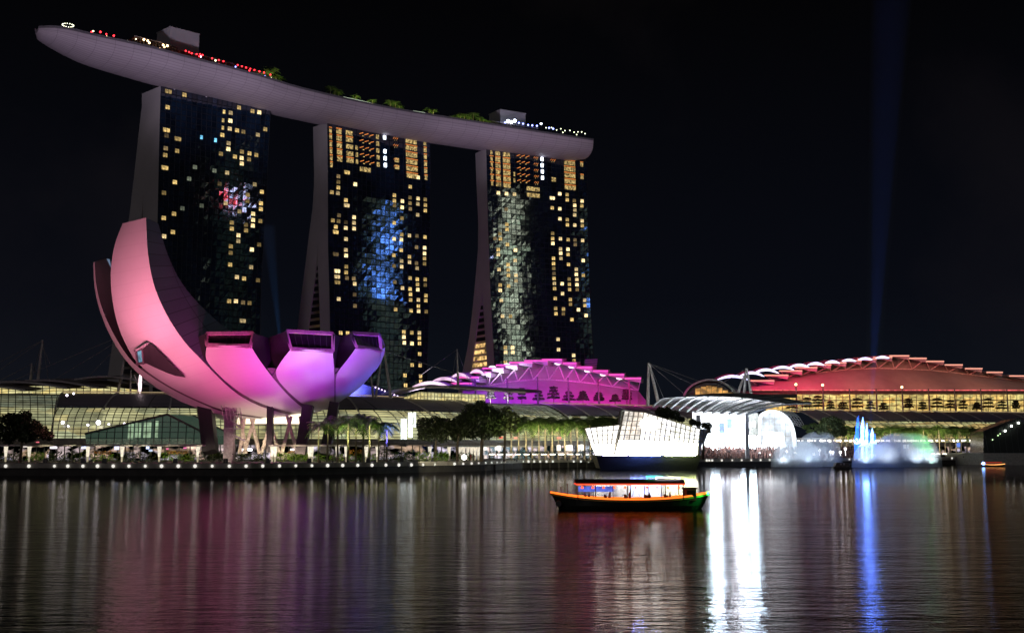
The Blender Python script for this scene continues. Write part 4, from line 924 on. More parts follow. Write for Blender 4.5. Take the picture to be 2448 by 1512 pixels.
# domed arch behind the plaza
D = thing("arched_hall", "dark arched hall with amber windows above the bright plaza canopy", "hall", W(1697, 945, 530))
arc = [(1634,945),(1642,930),(1660,915),(1690,906),(1720,909),(1745,925),(1762,944)]
pp_ = smooth([(x, y, 0) for x, y in arc], 2); f_ = [W(p.x, p.y, 530) for p in pp_]
mb = MB(); mb.grid([[p, p + Vector((8, 25, 0))] for p in f_]); build(mb, "vault_roof", pbr("vault_roof", (.08, .08, .08), .5), D, sm=True)
mb = MB(); [mb.bar(a, c, .8) for a, c in zip(f_, f_[1:])]; build(mb, "arch_rim", pbr("arch_rim", (.3, .29, .26), .5), D)
mb = MB(); mb.poly([p + Vector((0, 1, -1.2)) for p in f_] ); build(mb, "arch_infill", pbr("arch_infill", (.03, .025, .02), .6), D)
mb = MB(); 
for k in range(7):
    x0 = 1662 + k * 13; yt = interp(x0 + 6, [(1660, 930), (1690, 921), (1715, 924), (1745, 938)]); mb.quad(W(x0, 943, 530.4), W(x0 + 12, 943, 530.4), W(x0 + 12, yt, 530.4), W(x0, yt, 530.4))
build(mb, "amber_glazing", glow("amber_light", (1, .5, .12), .55, .7, .4), D)
wallrow(D, "roof_slab", 1755, 1860, 934, 938, 30, DARKM, thick=2)
wallrow(D, "roof_slab", 1640, 1900, 942, 950, 8, pbr("slab_black", (.03, .035, .045), .5), thick=3)
# ---------------------------------------------------------------- event plaza
PZ = thing("plaza_canopy", "great ribbed glass canopy sheltering the dazzling white plaza", "canopy", W(1740, 1080, 440))
LV_ = pbr("plaza_steel", (.75, .76, .78), .4)
fr_ = [(1560,972),(1600,978),(1650,984),(1720,987),(1783,990)]; bk_ = [(1605,953),(1660,944),(1730,940),(1810,941),(1938,964)]
F_ = resample([(x, y, 0) for x, y in fr_], 12); B_ = resample(smooth([(x, y, 0) for x, y in bk_], 2), 12); rows = []
for k, (a, c) in enumerate(zip(F_, B_)):
    r = []
    for j in range(9):
        f = j / 8; x = lerp(a.x, c.x, f); y = lerp(a.y, c.y, f) - 9 * math.sin(math.pi * f) * .9; r.append(W(x, y, lerp(432, 462, f)))
    rows.append(r)
mb = MB(); [mb.bar(p, q, .5, .6) for r in rows for p, q in zip(r, r[1:])]; build(mb, "canopy_rib", LV_, PZ)
mb = MB()
for j in range(0, 9):
    for s_ in (0, .33, .66):
        if j == 8 and s_: continue
        for a, c in zip(rows, rows[1:]):
            p = a[j].lerp(a[min(8, j + 1)], s_); q = c[j].lerp(c[min(8, j + 1)], s_); mb.bar(p, q, .22)
build(mb, "canopy_louvre", LV_, PZ)
mb = MB(); mb.grid([[p + Vector((0, 0, .3)) for p in r[5:]] for r in rows]); build(mb, "canopy_panel", pbr("canopy_panel", (.16, .18, .2), .3), PZ)
for x in (1668, 1784):
    mb = MB(); mb.box((W(x, 985, 434).x, 434, 10), (1.2, 1.2, 15)); build(mb, "canopy_column", LV_, PZ)
lamp('POINT', "plaza_lamp", W(1700, 1010, 445), 1.5e4, (.85, .9, 1), PZ, rad=2); lamp('POINT', "plaza_lamp", W(1760, 1000, 445), 1.5e4, (.9, .93, 1), PZ, rad=2)
EP = thing("event_plaza_front", "dazzling white lit glazed front behind the waterside crowd", "plaza front", W(1750, 1085, 466))
def pane(nm, x0, x1, y0, y1, Y_, mat, parent=EP, t=.4):
    mb = MB(); a = W(x0, y1, Y_); c = W(x1, y1, Y_); d = W(x1, y0, Y_); e_ = W(x0, y0, Y_); mb.prism([a, c, d, e_], (0, t, 0)); return build(mb, nm, mat, parent)
WH = glow("plaza_white", (.90, .95, 1), 2.2, .35, .15); WHB = glow("plaza_dazzle", (.66, .86, 1), 95, .1, .2); WHM = glow("plaza_mid", (.85, .92, 1), 1.1, .5, .2)
pane("white_glazing", 1655, 1786, 983, 1090, 466, WH); pane("stage_light_wall", 1698, 1720, 1036, 1082, 464, WHB); pane("stage_light_wall", 1768, 1806, 1036, 1084, 458, WHB)
pane("stage_glow", 1722, 1766, 1040, 1084, 465, glow("plaza_strong", (.9, .95, 1), 5))
pane("stone_pier", 1783, 1812, 986, 1040, 456, pbr("stone_pier", (.42, .44, .40), .7)); pane("pier_window", 1787, 1807, 1007, 1021, 455.4, WH)
pane("blue_screen", 1719, 1731, 1011, 1034, 464.4, glow("blue_screen", (.10, .25, 1), 1.1, .6, .8)); pane("blue_screen", 1738, 1749, 1000, 1022, 464.4, glow("teal_screen", (.25, .55, .75), .8, .5, .8))
pane("blue_screen", 1730, 1734, 1052, 1068, 462, glow("blue_screen", (.10, .25, 1), 1.1, .6, .8))
mb = MB()
for x in range(1660, 1786, 14): mb.bar(W(x, 1040, 465.2), W(x, 984, 465.2), .18)
for y in (992, 1004, 1016, 1028): mb.bar(W(1658, y, 465.2), W(1784, y, 465.2), .18)
build(mb, "glazing_frame", STEEL, EP)
AR = thing("arched_entrance", "tall round arched glass entrance glowing white beside the fountain mist", "entrance", W(1855, 1085, 470))
ao_ = smooth([(1813,1085,0),(1813,996,0),(1828,984,0),(1850,981,0),(1872,990,0),(1890,1010,0),(1898,1040,0),(1900,1085,0)], 2)
mb = MB(); mb.poly([W(p.x, p.y, 472) for p in ao_]); build(mb, "arch_glazing", WHM, AR)
mb = MB(); [mb.bar(W(p.x, p.y, 470), W(q.x, q.y, 470), .9, 2.5, up=(0, 1, 0)) for p, q in zip(ao_[2:], ao_[3:])]; build(mb, "arch_rim", glow("arch_rim_light", (.9, .95, 1), 2.0), AR)
mb = MB()
for x in (1825, 1838, 1851, 1864, 1877, 1889): mb.bar(W(x, 1085, 471.5), W(x, interp(x, [(1813, 994), (1850, 983), (1890, 1008), (1898, 1040)]), 471.5), .15)
for y in (1000, 1014, 1028, 1042, 1058): mb.bar(W(1814, y, 471.5), W(interp(y, [(1000, 1882), (1028, 1894), (1058, 1899)]), y, 471.5), .15)
build(mb, "glazing_frame", STEEL, AR)
mb = MB(); mb.prism([W(1818, 1082, 471), W(1880, 1082, 471), W(1872, 1035, 471), W(1828, 1028, 471)], (0, .3, 0)); build(mb, "foyer_light", glow("foyer_light", (.92, .97, 1), 3.5, .4, .3), AR)
rows = []
for k in range(10):
    f = k / 9; x = lerp(1848, 1893, f); yo = interp(x, [(1848, 981), (1872, 989), (1893, 1012)]); rows.append([W(x, yo, 472), W(x + 42 * (1 - .2 * f), yo + 0 + 12 * f, 482)])
mb = MB()
for f in (0, .2, .4, .6, .8, 1):
    for a, c in zip(rows, rows[1:]): mb.bar(a[0].lerp(a[1], f), c[0].lerp(c[1], f), .2)
for a in rows: mb.bar(a[0], a[1], .2)
build(mb, "side_louvre", LV_, AR)
# ---------------------------------------------------------------- crystal pavilion on the water
CRY = thing("crystal_pavilion", "blazing white faceted glass pavilion standing on a dark base in the water", "pavilion", W(1550, 1121, 356))
YL = 352
def LQ(pts, Ys, nm, mat, thick=.3):
    P_ = [W(x, y, Y_) for (x, y), Y_ in zip(pts, Ys)]; mb = MB(); mb.poly(P_); return build(mb, nm, mat, CRY), P_
CB = lit_interior("crystal_bright", (.95, .95, 1.0), (1, .96, .86), 1.9, .25, .25, .35); CM = lit_interior("crystal_cream", (1, .84, .70), (.95, .90, .82), 1.15, .25, .2, .5); CS = glow("crystal_base_light", (1, .97, .80), 9, .2, .3)  # base facets emit most, in place of floodlights at the glass foot
def facet(nm, tl, tr, br, bl, Yt, Yb, mat, nx, ny, dYr=0):
    rows, uv = [], []; fr = MB()
    for j in range(ny + 1):
        f = j / ny; r = []; 
        for i in range(nx + 1):
            g = i / nx; x = lerp(lerp(bl[0], br[0], g), lerp(tl[0], tr[0], g), f); y = lerp(lerp(bl[1], br[1], g), lerp(tl[1], tr[1], g), f); r.append(W(x, y, lerp(Yb, Yt, f) + dYr * g))
        rows.append(r); uv.append([(i * 2.2 + bl[0], j * 2.4) for i in range(nx + 1)])
    mb = MB(); mb.grid(rows, uv); build(mb, nm, mat, CRY)
    for r in rows:
        for a, c in zip(r, r[1:]): fr.bar(a + Vector((0, -.15, 0)), c + Vector((0, -.15, 0)), .16)
    for a, c in zip(rows, rows[1:]):
        for p, q in zip(a, c): fr.bar(p + Vector((0, -.15, 0)), q + Vector((0, -.15, 0)), .2)
    build(fr, "glazing_frame", pbr("crystal_frame", (.2, .16, .12), .5), CRY); return rows
facet("low_facet", (1397,1023), (1481,1015), (1471,1060), (1410,1060), YL + 1, YL - 1, CB, 6, 4)
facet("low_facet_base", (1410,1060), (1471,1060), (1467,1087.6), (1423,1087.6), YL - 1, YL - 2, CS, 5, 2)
facet("tall_facet", (1492,981), (1538,985), (1528,1050), (1478,1050), YL - 2, YL - 3.5, CM, 4, 6, -1)
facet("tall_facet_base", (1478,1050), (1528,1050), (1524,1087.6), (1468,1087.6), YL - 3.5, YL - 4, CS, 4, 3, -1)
facet("long_facet", (1538,985), (1673,1025), (1669,1058), (1528,1050), YL - 3, YL - 4.5, CB, 12, 4, 3)
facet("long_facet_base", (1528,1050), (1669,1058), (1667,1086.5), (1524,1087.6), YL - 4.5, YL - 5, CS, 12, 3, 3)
facet("end_facet", (1673,1025), (1693,1027), (1682,1057), (1669,1058), YL - 1, YL - .5, pbr("end_facet_shade", (.3, .2, .13), .6), 2, 3, 6)
facet("edge_facet", (1481,982), (1492,981), (1478,1050), (1467,1087), YL + 3, YL - 1, pbr("edge_facet", (.4, .42, .38), .4), 1, 6)
mb = MB(); t = [W(1397,1023,YL + 1), W(1481,1015,YL + 1), W(1486,979,YL - 2), W(1538,985,YL - 3), W(1673,1025,YL), W(1693,1027,YL + 5)]
bkp = [p + Vector((2, 18, -1)) for p in t]; mb.grid([t, bkp]); build(mb, "roof_glazing", pbr("crystal_roof", (.3, .32, .33), .3), CRY)
mb = MB(); mb.poly([bkp[0], bkp[1], bkp[2], bkp[3], bkp[4], bkp[5], W(1668, 1087, YL + 16), W(1423, 1087, YL + 19)]); build(mb, "rear_facet", pbr("crystal_rear", (.2, .2, .2), .5), CRY)
mb = MB(); a = W(1425,1087.8,YL - 5); c = W(1676,1087.8,YL - 4)
lo = [W(1436,1121,YL + 1), W(1662,1117.5,YL + 3)]; lo[0].z = lo[1].z = -.5
mb.add([a, c, lo[1], lo[0], a + Vector((3, 20, 0)), c + Vector((-2, 20, 0)), lo[1] + Vector((-2, 18, 0)), lo[0] + Vector((3, 18, 0))], [(3, 2, 1, 0), (0, 1, 5, 4), (1, 2, 6, 5), (0, 4, 7, 3), (4, 5, 6, 7)])
build(mb, "floating_base", pbr("base_black", (.035, .035, .042), .5), CRY)
mb = MB(); a = W(1406,1087,YL + 2); mb.add([W(1412,1084,YL), W(1424,1088,YL - 3), W(1436,1119,YL + 1), W(1424,1117,YL + 3)], [(0, 1, 2, 3)]); build(mb, "base_flank", pbr("base_flank", (.5, .46, .3), .6), CRY)
mb = MB(); mb.ball(W(1552, 1013, YL - 7.5), 1.9, 10, 6, (1.4, .4, 1)); build(mb, "hall_lamp", glow("crystal_lamp", (1, 1, .96), 9), CRY)
# dark glass pavilion at the frame's edge
for x0, x1, c_, st in ((1440, 1500, (.4, .35, 1), 10), (1505, 1578, (.16, .28, 1), 190), (1590, 1662, (.75, .9, .32), 110)):  # blue fringe strips; yellow-green one added for its streak on the water
    mb = MB(); mb.bar(W(x0, 1087.6, YL - 6), W(x1, 1087.4, YL - 6), .3, .3); build(mb, "base_strip_light", glow("base_strip_%d" % x0, c_, st), CRY)
DG = thing("dark_glass_pavilion", "near black angular glass pavilion on a pale plinth with three ceiling lamps", "pavilion", W(2440, 1108, 470))
mb = MB(); out = [(2350,1082),(2350,1030),(2434,998.5),(2475,1040),(2540,1082)]; mb.prism([W(x, y, 468) for x, y in out], (6, 30, 0)); build(mb, "glass_shell", lit_interior("black_glass", (.02, .03, .02), (.10, .12, .05), .35, .25, .3, 1.0, .5), DG)
mb = MB()
for x in range(2362, 2540, 15): mb.bar(W(x, 1082, 467.8), W(x - 10, interp(x, [(2350, 1030), (2434, 999), (2475, 1040), (2540, 1082)]) + 1, 467.8), .12)
mb.bar(W(2350,1030,467.6), W(2434,998.5,467.6), .4); mb.bar(W(2434,998.5,467.6), W(2475,1040,467.6), .4); build(mb, "glazing_frame", DARKM, DG)
for x, y in ((2434,1010),(2417,1017.5),(2402,1029)): mb = MB(); mb.ball(W(x, y, 467.2), .38, 8, 5); build(mb, "ceiling_lamp", glow("ceiling_lamp", (.95, 1, .9), 9, sample=False), DG)
for x, y in ((2385,1040),(2372,1050),(2390,1036)): mb = MB(); mb.ball(W(x, y, 467.4), .22, 6, 4); build(mb, "ceiling_lamp", glow("green_lamp", (.7, 1, .5), 2.5, sample=False), DG)
mb = MB(); p = W(2349, 1082, 466); pe = W(2600, 1082, 466); mb.prism([Vector((p.x, 466, -1)), Vector((pe.x, 466, -1)), pe, p], (0, 40, 0)); build(mb, "pale_plinth", pbr("pale_plinth", (.30, .29, .24), .8), DG)
# ---------------------------------------------------------------- promenade
LAMPM = glow("quay_lamp_light", (1.0, .96, .88), .9)
def ordl(k): return ["first", "second", "third", "fourth", "fifth", "sixth", "seventh", "eighth", "ninth", "tenth", "eleventh", "twelfth"][k]
LX = [13.5,69,130,162,198,233,270.5,308,347,386,426,466,507,548,588,628,668,707,745.5,783,819,855,889,922,953,983,1011,1038,1086,1107,1127,1144,1161,1175,1188,1198,1207,1216,1239,1250,1263,1276.5,1291,1306,1321,1371,1388,1406.5]
SEGS = [(0,200,"before the lit shops and dark tree"),(200,500,"before the pointed dark glass pavilion"),(500,700,"before the lotus museum's stair and lattice legs"),(700,920,"before the promenade palms under the violet petal"),(920,1100,"before the big dark trees"),(1100,1235,"where the quay bends past the bright ball lamp"),(1235,1335,"on the low pier by the blue sculpture"),(1335,1430,"on the low pier beside the crystal pavilion"),
        (1600,1760,"below the seated crowd next to the crystal pavilion"),(1760,1900,"below the crowd in front of the arched entrance"),(1900,2100,"seen through the pale fountain mist"),(2100,2230,"seen through the green tinted mist dome"),(2230,2400,"by the pale plinth")]
LR = [1689,1695,1702,1725,1750,1772.5,1795.5,1817.6,1839.5,1860,1880,1919,1937,1955,1971.6,1987.4,2030,2042,2053,2163,2174.5,2186.5,2198.4,2213,2275,2292,2307,2322.5,2335.6]
cnt = {}; proto = None
for x in LX + LR:
    y = interp(x, [(0,1113),(588,1113),(1000,1110),(1100,1107.5),(1200,1104),(1240,1102),(1410,1102),(1689,1099.5),(1820,1098.5),(1940,1097.5),(2060,1096.5),(2215,1095),(2275,1094),(2340,1092.5)])
    s_ = next(s for s in SEGS if s[0] <= x < s[1]); cnt[s_[2]] = cnt.get(s_[2], 0) + 1; lab = "%s white quay lamp of those %s" % (ordl(cnt[s_[2]] - 1), s_[2])
    p = quayY(x); p.y -= .3; p = W(x, y, p.y)
    if proto is None:
        proto = thing("quay_lamp", lab, "lamp", p, "white lamps along the quay edge")
        mb = MB(); mb.ball(p, .36, 10, 7); build(mb, "lamp_globe", LAMPM, proto, sm=True); mb = MB(); mb.box(p + Vector((0, .45, .1)), (.3, .4, .25)); build(mb, "lamp_bracket", DARKM, proto)
    else: dup(proto, p, 0, .85 + .3 * ((x * 7.3) % 1) if x < 1140 or x > 1235 else .62, lab)
# promenade canopies carried by glowing flared columns
COLL = glow("column_light", (1.0, .90, .70), .85, .2, 2)
def canopy(label, px0, px1, cols, y0=1063.5):
    C0 = thing("promenade_canopy", label, "canopy", Z((px0 + px1) / 2, 1103, DECK), "thin roofed promenade canopies")
    A = [Z(x, 1103 - max(0, (x - 905)) * .017, DECK) for x in np.linspace(px0, px1, 14)]; mb = MB()
    for a, c in zip(A, A[1:]): mb.bar(a + Vector((0, 1.5, 4.05)), c + Vector((0, 1.5, 4.05)), 7.5, .42)
    build(mb, "canopy_roof", pbr("canopy_roof", (.55, .50, .46), .6), C0)
    for x in cols:
        b_ = Z(x, 1103 - max(0, (x - 905)) * .017, DECK); mb = MB(); mb.tube(b_, b_ + Vector((0, 0, 1.3)), .22, .29, 8); q = build(mb, "column", glow("column_foot_glow", (1, .85, .55), .38), C0)
        mb = MB(); mb.tube(b_ + Vector((0, 0, 1.3)), b_ + Vector((0, 0, 3.8)), .29, .52, 10); build(mb, "column_light", COLL, q)
    return C0
canopy("promenade canopy in front of shops and pointed pavilion, on glowing flared columns", -60, 488, [13,69,209,291,380,472])
canopy("promenade canopy before the museum legs and palms, on glowing flared columns", 645, 905, [650,657,739,745,806,827,875,902])
canopy("promenade canopy beside the big dark trees, on crowded slim columns", 1066, 1262, [1027,1073,1100,1108,1118,1127,1135,1143,1152])
for x, y in ((108,1068),(58,1072)):
    b_ = Z(x, 1095, DECK); o = thing("lit_column", "small glowing flared column %s" % ("beside the dark tree's trunk" if x > 80 else "between two canopy columns"), "column", b_); mb = MB(); mb.tube(b_, b_ + Vector((0, 0, 1.6)), .2, .28, 8); build(mb, "column_post", pbr("column_cream", (.6, .55, .42), .5), o)
    mb = MB(); mb.tube(b_ + Vector((0, 0, 1.6)), b_ + Vector((0, 0, 3.4)), .28, .46, 8); build(mb, "column_light", COLL, o)
mb = MB(); p = W(1109, 1092, 282); mb.ball(p, .62, 12, 8); bl = build(mb, "ball_lamp_globe", glow("ball_lamp", (1, .97, .93), 4), None, sm=True)
bl.name = "ball_lamp"; tag(bl, "extra bright white ball lamp on a post above the quay bend", "lamp"); OFF["ball_lamp"] = OFF.get("ball_lamp_globe")
mb = MB(); mb.tube((p.x, p.y, DECK), p, .07, .07, 6); build(mb, "lamp_post", DARKM, bl)
# plants
def leafmat(name, c1, c2, rough=.5):
    if name in MATS: return MATS[name]
    m, t, b = newmat(name); oi = t.nodes.new("ShaderNodeNewGeometry"); r = t.nodes.new("ShaderNodeValToRGB")
    r.color_ramp.elements[0].color = tuple(c1) + (1,); r.color_ramp.elements[1].color = tuple(c2) + (1,)
    t.links.new(oi.outputs["Random Per Island"], r.inputs[0]); t.links.new(r.outputs[0], b.inputs["Base Color"]); b.inputs["Roughness"].default_value = rough
    b.inputs["Transmission Weight"].default_value = 0; MATS[name] = m; return m
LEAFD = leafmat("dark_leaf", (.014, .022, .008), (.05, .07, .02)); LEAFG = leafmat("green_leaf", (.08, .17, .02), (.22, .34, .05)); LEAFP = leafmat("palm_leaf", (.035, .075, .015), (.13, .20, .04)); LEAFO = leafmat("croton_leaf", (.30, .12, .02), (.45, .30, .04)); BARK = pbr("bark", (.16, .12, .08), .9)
def leaves(mb, blobs, n, size, rnd, flat=1.0):
    tot = sum(b_[3] * b_[3] for b_ in blobs)
    for (cx, cy, cz, r, *q) in blobs:
        sq = q[0] if q else flat
        for _ in range(int(n * r * r / tot)):
            while True:
                v = Vector((rnd.uniform(-1, 1), rnd.uniform(-1, 1), rnd.uniform(-1, 1)))
                if .25 < v.length < 1: break
            v *= r * (1 + .15 * rnd.random()); c = Vector((cx + v.x, cy + v.y, cz + v.z * sq)); a = Vector((rnd.gauss(0, 1), rnd.gauss(0, 1), rnd.gauss(0, .6))).normalized(); b_ = a.orthogonal().normalized(); b_ = Matrix.Rotation(rnd.random() * 6.3, 3, a) @ b_
            s_ = size * rnd.uniform(.6, 1.4); e_ = a.cross(b_)
            mb.add([c - b_ * s_, c + e_ * s_ * .55, c + b_ * s_, c - e_ * s_ * .5], [(0, 1, 2, 3)])
def tree(label, px, ybase, Y_, blobs, n, size, mat=LEAFD, tr=.35, seed=1, group=None, name="broad_tree"):
    """blobs in photo pixels round the stem: (dx, y, r)"""
    s_ = Y_ / CF; g = W(px, ybase, Y_); g.z = DECK; T = thing(name, label, "tree", g, group); rnd = random.Random(seed); B = []
    for (dx, y, r, *q) in blobs:
        c = W(px + dx, y, Y_ + rnd.uniform(-.5, .5) * r * s_); B.append((c.x, c.y, c.z, r * s_, *q))
    mb = MB(); leaves(mb, B, n, size, rnd); build(mb, "crown", mat, T)
    mb = MB(); zc = min(b_[2] for b_ in B); top = Vector((g.x + .3, g.y, zc)); mb.tube(g, top, tr, tr * .7, 8)
    for b_ in B[:7]: mb.tube(top - Vector((0, 0, .4)), Vector(b_[:3]), tr * .45, tr * .12, 5)
    build(mb, "trunk", BARK, T); return T
tree("big spreading dark tree silhouetted against the glowing mall at the promenade's start", 48, 1095, 300, [(-15,1003,22,.75),(8,998,18),(-35,1012,20),(28,1020,22,.8),(0,1028,26,.6),(48,1032,20,.7),(65,1042,15,.7),(-40,1035,18),(15,1046,20,.5),(-25,1048,14)], 5200, .36, tr=.4, seed=2)
tree("widest dark tree of the clump left of the palms, tallest crown against the pavilion", 1150, 1090, 330, [(-25,985,20),(0,978,20),(18,992,22),(-35,1005,22),(-10,1010,24),(25,1012,24),(45,1005,18),(-20,1030,20),(12,1032,18),(40,1028,16)], 6500, .36, tr=.5, seed=3, group="dark trees before the mall")
tree("lower dark tree at the museum side of the clump", 1040, 1085, 325, [(-25,1018,20),(0,1012,18),(22,1020,20),(-10,1035,18),(15,1040,16),(-30,1040,12)], 3600, .32, tr=.35, seed=4, group="dark trees before the mall")
tree("dark tree filling the gap beneath the widest crown", 1092, 1085, 328, [(-15,1020,18),(5,1012,18),(22,1025,18),(0,1038,16)], 3000, .32, tr=.35, seed=5, group="dark trees before the mall")
tree("airy paler tree with visible branches beside the first tall palm", 1205, 1090, 330, [(-15,990,16),(8,985,15),(22,1000,16),(-5,1008,18),(15,1020,16),(-20,1022,13)], 1700, .34, leafmat("olive_leaf", (.05, .06, .02), (.13, .13, .05)), .35, 6, "dark trees before the mall")
tree("dark tree peeking over the crystal pavilion's sloping roof", 1597, 1088, 400, [(-18,985,12),(-2,984,11),(15,992,12),(30,1002,9,.7),(-8,993,10)], 2000, .34, seed=7)
tree("small dark tree at the pavilion's pointed end before the white plaza", 1680, 1088, 395, [(-25,1008,8),(-12,1012,8,.7),(2,1016,6),(12,1018,9),(14,1030,5)], 1300, .3, seed=8)
tree("rounded green tree behind the fountain mist", 1990, 1090, 470, [(-15,1012,14),(0,1008,14),(15,1015,14),(-25,1025,14),(5,1028,16),(22,1030,12),(-5,1040,10)], 3400, .4, leafmat("mid_leaf", (.03, .05, .015), (.10, .14, .04)), seed=9)
tree("feathery tree at the arched entrance's flank", 1938, 1090, 475, [(-12,1020,9,.5),(5,1015,8,.5),(18,1024,10,.5),(-2,1030,9,.5)], 1100, .4, LEAFP, .25, 10)
# palms
def palm_proto(seed, h, nf=20, fl=3.2):
    rnd = random.Random(seed); T = thing("palm_tree", "palm", "palm tree", (0, 0, 0)); mb = MB()
    top = Vector((.15, 0, h)); mb.tube((0, 0, 0), (.05, 0, h * .5), .20, .15, 8); mb.tube((.05, 0, h * .5), top, .15, .11, 8); build(mb, "trunk", pbr("palm_trunk", (.33, .26, .18), .8), T)
    mb = MB()
    for k in range(nf):
        a = 2 * math.pi * k / nf + rnd.uniform(-.2, .2); el = rnd.uniform(.1, 1.25); d = Vector((math.cos(a), math.sin(a), 0)); L_ = fl * rnd.uniform(.8, 1.15); P_ = []
        for i in range(8):
            f = i / 7; P_.append(top + d * (L_ * f * math.cos(el * (1 - f * .3))) + Vector((0, 0, L_ * (math.sin(el) * f - (.80 + .35 * (1 - el)) * f * f))))
        sd = Vector((-d.y, d.x, 0))
        for i in range(7):
            for q in (0, .5):
                p = P_[i].lerp(P_[i + 1], q); w = .95 * math.sin(math.pi * min(.97, (i + q + .6) / 7.6)) + .08
                for s_ in (-1, 1):
                    e_ = p + sd * s_ * w + (P_[i + 1] - P_[i]) * .5 + Vector((0, 0, -w * .55)); mb.add([p, p + (P_[i + 1] - P_[i]) * .38, e_], [(0, 1, 2)])
    build(mb, "crown", LEAFP, T); return T
protos = [palm_proto(11, 7.6), palm_proto(12, 8.4, 22, 3.4), palm_proto(13, 6.9, 18, 3.0)]
used = [False] * 3
def palm(px, ytop, Y_, label, group, k, fat=1.0):
    p = W(px, ytop, Y_); h = p.z - DECK; base = (7.6, 8.4, 6.9)[k % 3]; s_ = h / base; T = protos[k % 3]; rz = (px * 1.7) % 6.28
    if not used[k % 3]:
        used[k % 3] = True; T.location = (p.x, p.y, DECK); T.rotation_euler = (0, 0, rz); T.scale = (s_ * fat, s_ * fat, s_); T['label'] = label; T['group'] = group
    else: dup(T, (p.x, p.y, DECK), rz, (s_ * fat, s_ * fat, s_), label, group)
ga = "palms under the violet petal"
for k, (x, y, lb) in enumerate([(762,1018,"low palm nearest the raking dark prop"),(783,1014,"palm between the two raking props and the canopy columns"),(808,1003,"tall palm with the widest crown below the violet petal"),(832,1008,"palm close beside the widest crowned palm"),(852,1012,"palm midway along the group under the violet petal"),(868,1000,"tallest palm of the group before the curved glass"),(884,1010,"palm just past the tallest of the group under the violet petal"),(905,1016,"palm before the mall's brightest display windows"),(925,1018,"outermost drooping palm by the bright display windows")]):
    palm(x, y, 300 + (k % 3) * 4, lb, ga, k, 1.15)
gb = "palm avenue before the mall below the theatre"
for k, x in enumerate((1222,1240,1258,1272,1288,1303,1320,1334,1350,1364,1380,1396,1410)):
    palm(x, (1012, 1006, 1015, 1009)[k % 4], 372 + (k % 2) * 6, "%s palm of the theatre avenue, counted from the airy paler tree" % ("thirteenth" if k == 12 else ordl(k)), gb, k, 1.1)
for k, x in enumerate((1425, 1440, 1455, 1470)):
    palm(x, 1005 + k, 400, "%s palm crown showing above the crystal pavilion's low wing" % ordl(k), gb, k, 1.1)
gc = "palms behind the fountains before the long mall"
for k, x in enumerate(range(2010, 2350, 13)):
    lb = "%s palm behind the mist, counted from the round green tree" % ordl(k) if k < 12 else "%s palm leading to the dark glass pavilion, counted from the mist dome" % (ordl(k - 12) if k < 24 else ("thirteenth", "fourteenth", "fifteenth")[k - 24])
    palm(x, 1024 + (k * 5) % 9, 505 + (k % 3) * 6, lb, gc, k, 1.1)
# layered terrace trees before the theatre and on the hall's terrace
def layered(px, ybase, ytop, wpx, Y_, label, group, seed):
    rnd = random.Random(seed); s_ = Y_ / CF; g = W(px, ybase, Y_); T = thing("terrace_tree", label, "tree", g, group); top = W(px, ytop, Y_); mb = MB(); n_ = rnd.choice((3, 3, 4)); 
    for i in range(n_):
        f = i / (n_ - .5); z = lerp(lerp(g.z, top.z, .38), top.z, f); r = wpx * s_ * (1 - .5 * f) * rnd.uniform(.8, 1.15)
        for _ in range(int(210 * (1 - .3 * f))):
            a = rnd.random() * 6.28; q = r * math.sqrt(rnd.random()); c = Vector((g.x + q * math.cos(a) + rnd.uniform(-.2, .2), g.y + q * .7 * math.sin(a), z + rnd.uniform(-.42, .42) + .4 * (1 - q / r))); w = rnd.uniform(.2, .45)
            mb.add([c + Vector((-w, 0, 0)), c + Vector((0, rnd.uniform(-w, w), w * .5)), c + Vector((w, 0, rnd.uniform(-.1, .1))), c + Vector((0, rnd.uniform(-w, w), -w * .4))], [(0, 1, 2, 3)])
    build(mb, "crown", leafmat("terrace_leaf", (.012, .018, .010), (.045, .06, .025)), T); mb = MB(); mb.tube(g, top, .18, .06, 6); build(mb, "trunk", BARK, T)
for k, (x, yt, w) in enumerate([(1172,924,12),(1215,928,13),(1247,926,12),(1287,933,13),(1323,923,16),(1359,935,15),(1393,935,14),(1431,938,14),(1470,943,13),(1498,930,15)]):
    layered(x, 966, yt, w, roofpt(x).y + 8, "%s layered tree before the purple theatre, counted from the glazed pavilion" % ordl(k), "layered trees before the theatre", 20 + k)
for k, (x, yt, w) in enumerate([(1893,955,14),(1928,948,15),(1955,945,16),(1985,958,12),(2015,960,13),(2050,950,16),(2080,958,12),(2112,962,13),(2172,952,14),(2205,960,12),(2240,950,16),(2272,955,14),(2302,957,14),(2335,962,12),(2362,950,15),(2395,958,14),(2428,956,12)]):
    layered(x, 985, yt, w, roofpt(x).y + 18, "%s on the yellow lit terrace, counted from the plaza canopy" % ("%s layered tree" % ordl(k) if k < 12 else "%s layered tree past the twelfth" % ordl(k - 12)), "layered trees on the hall's terrace", 40 + k)
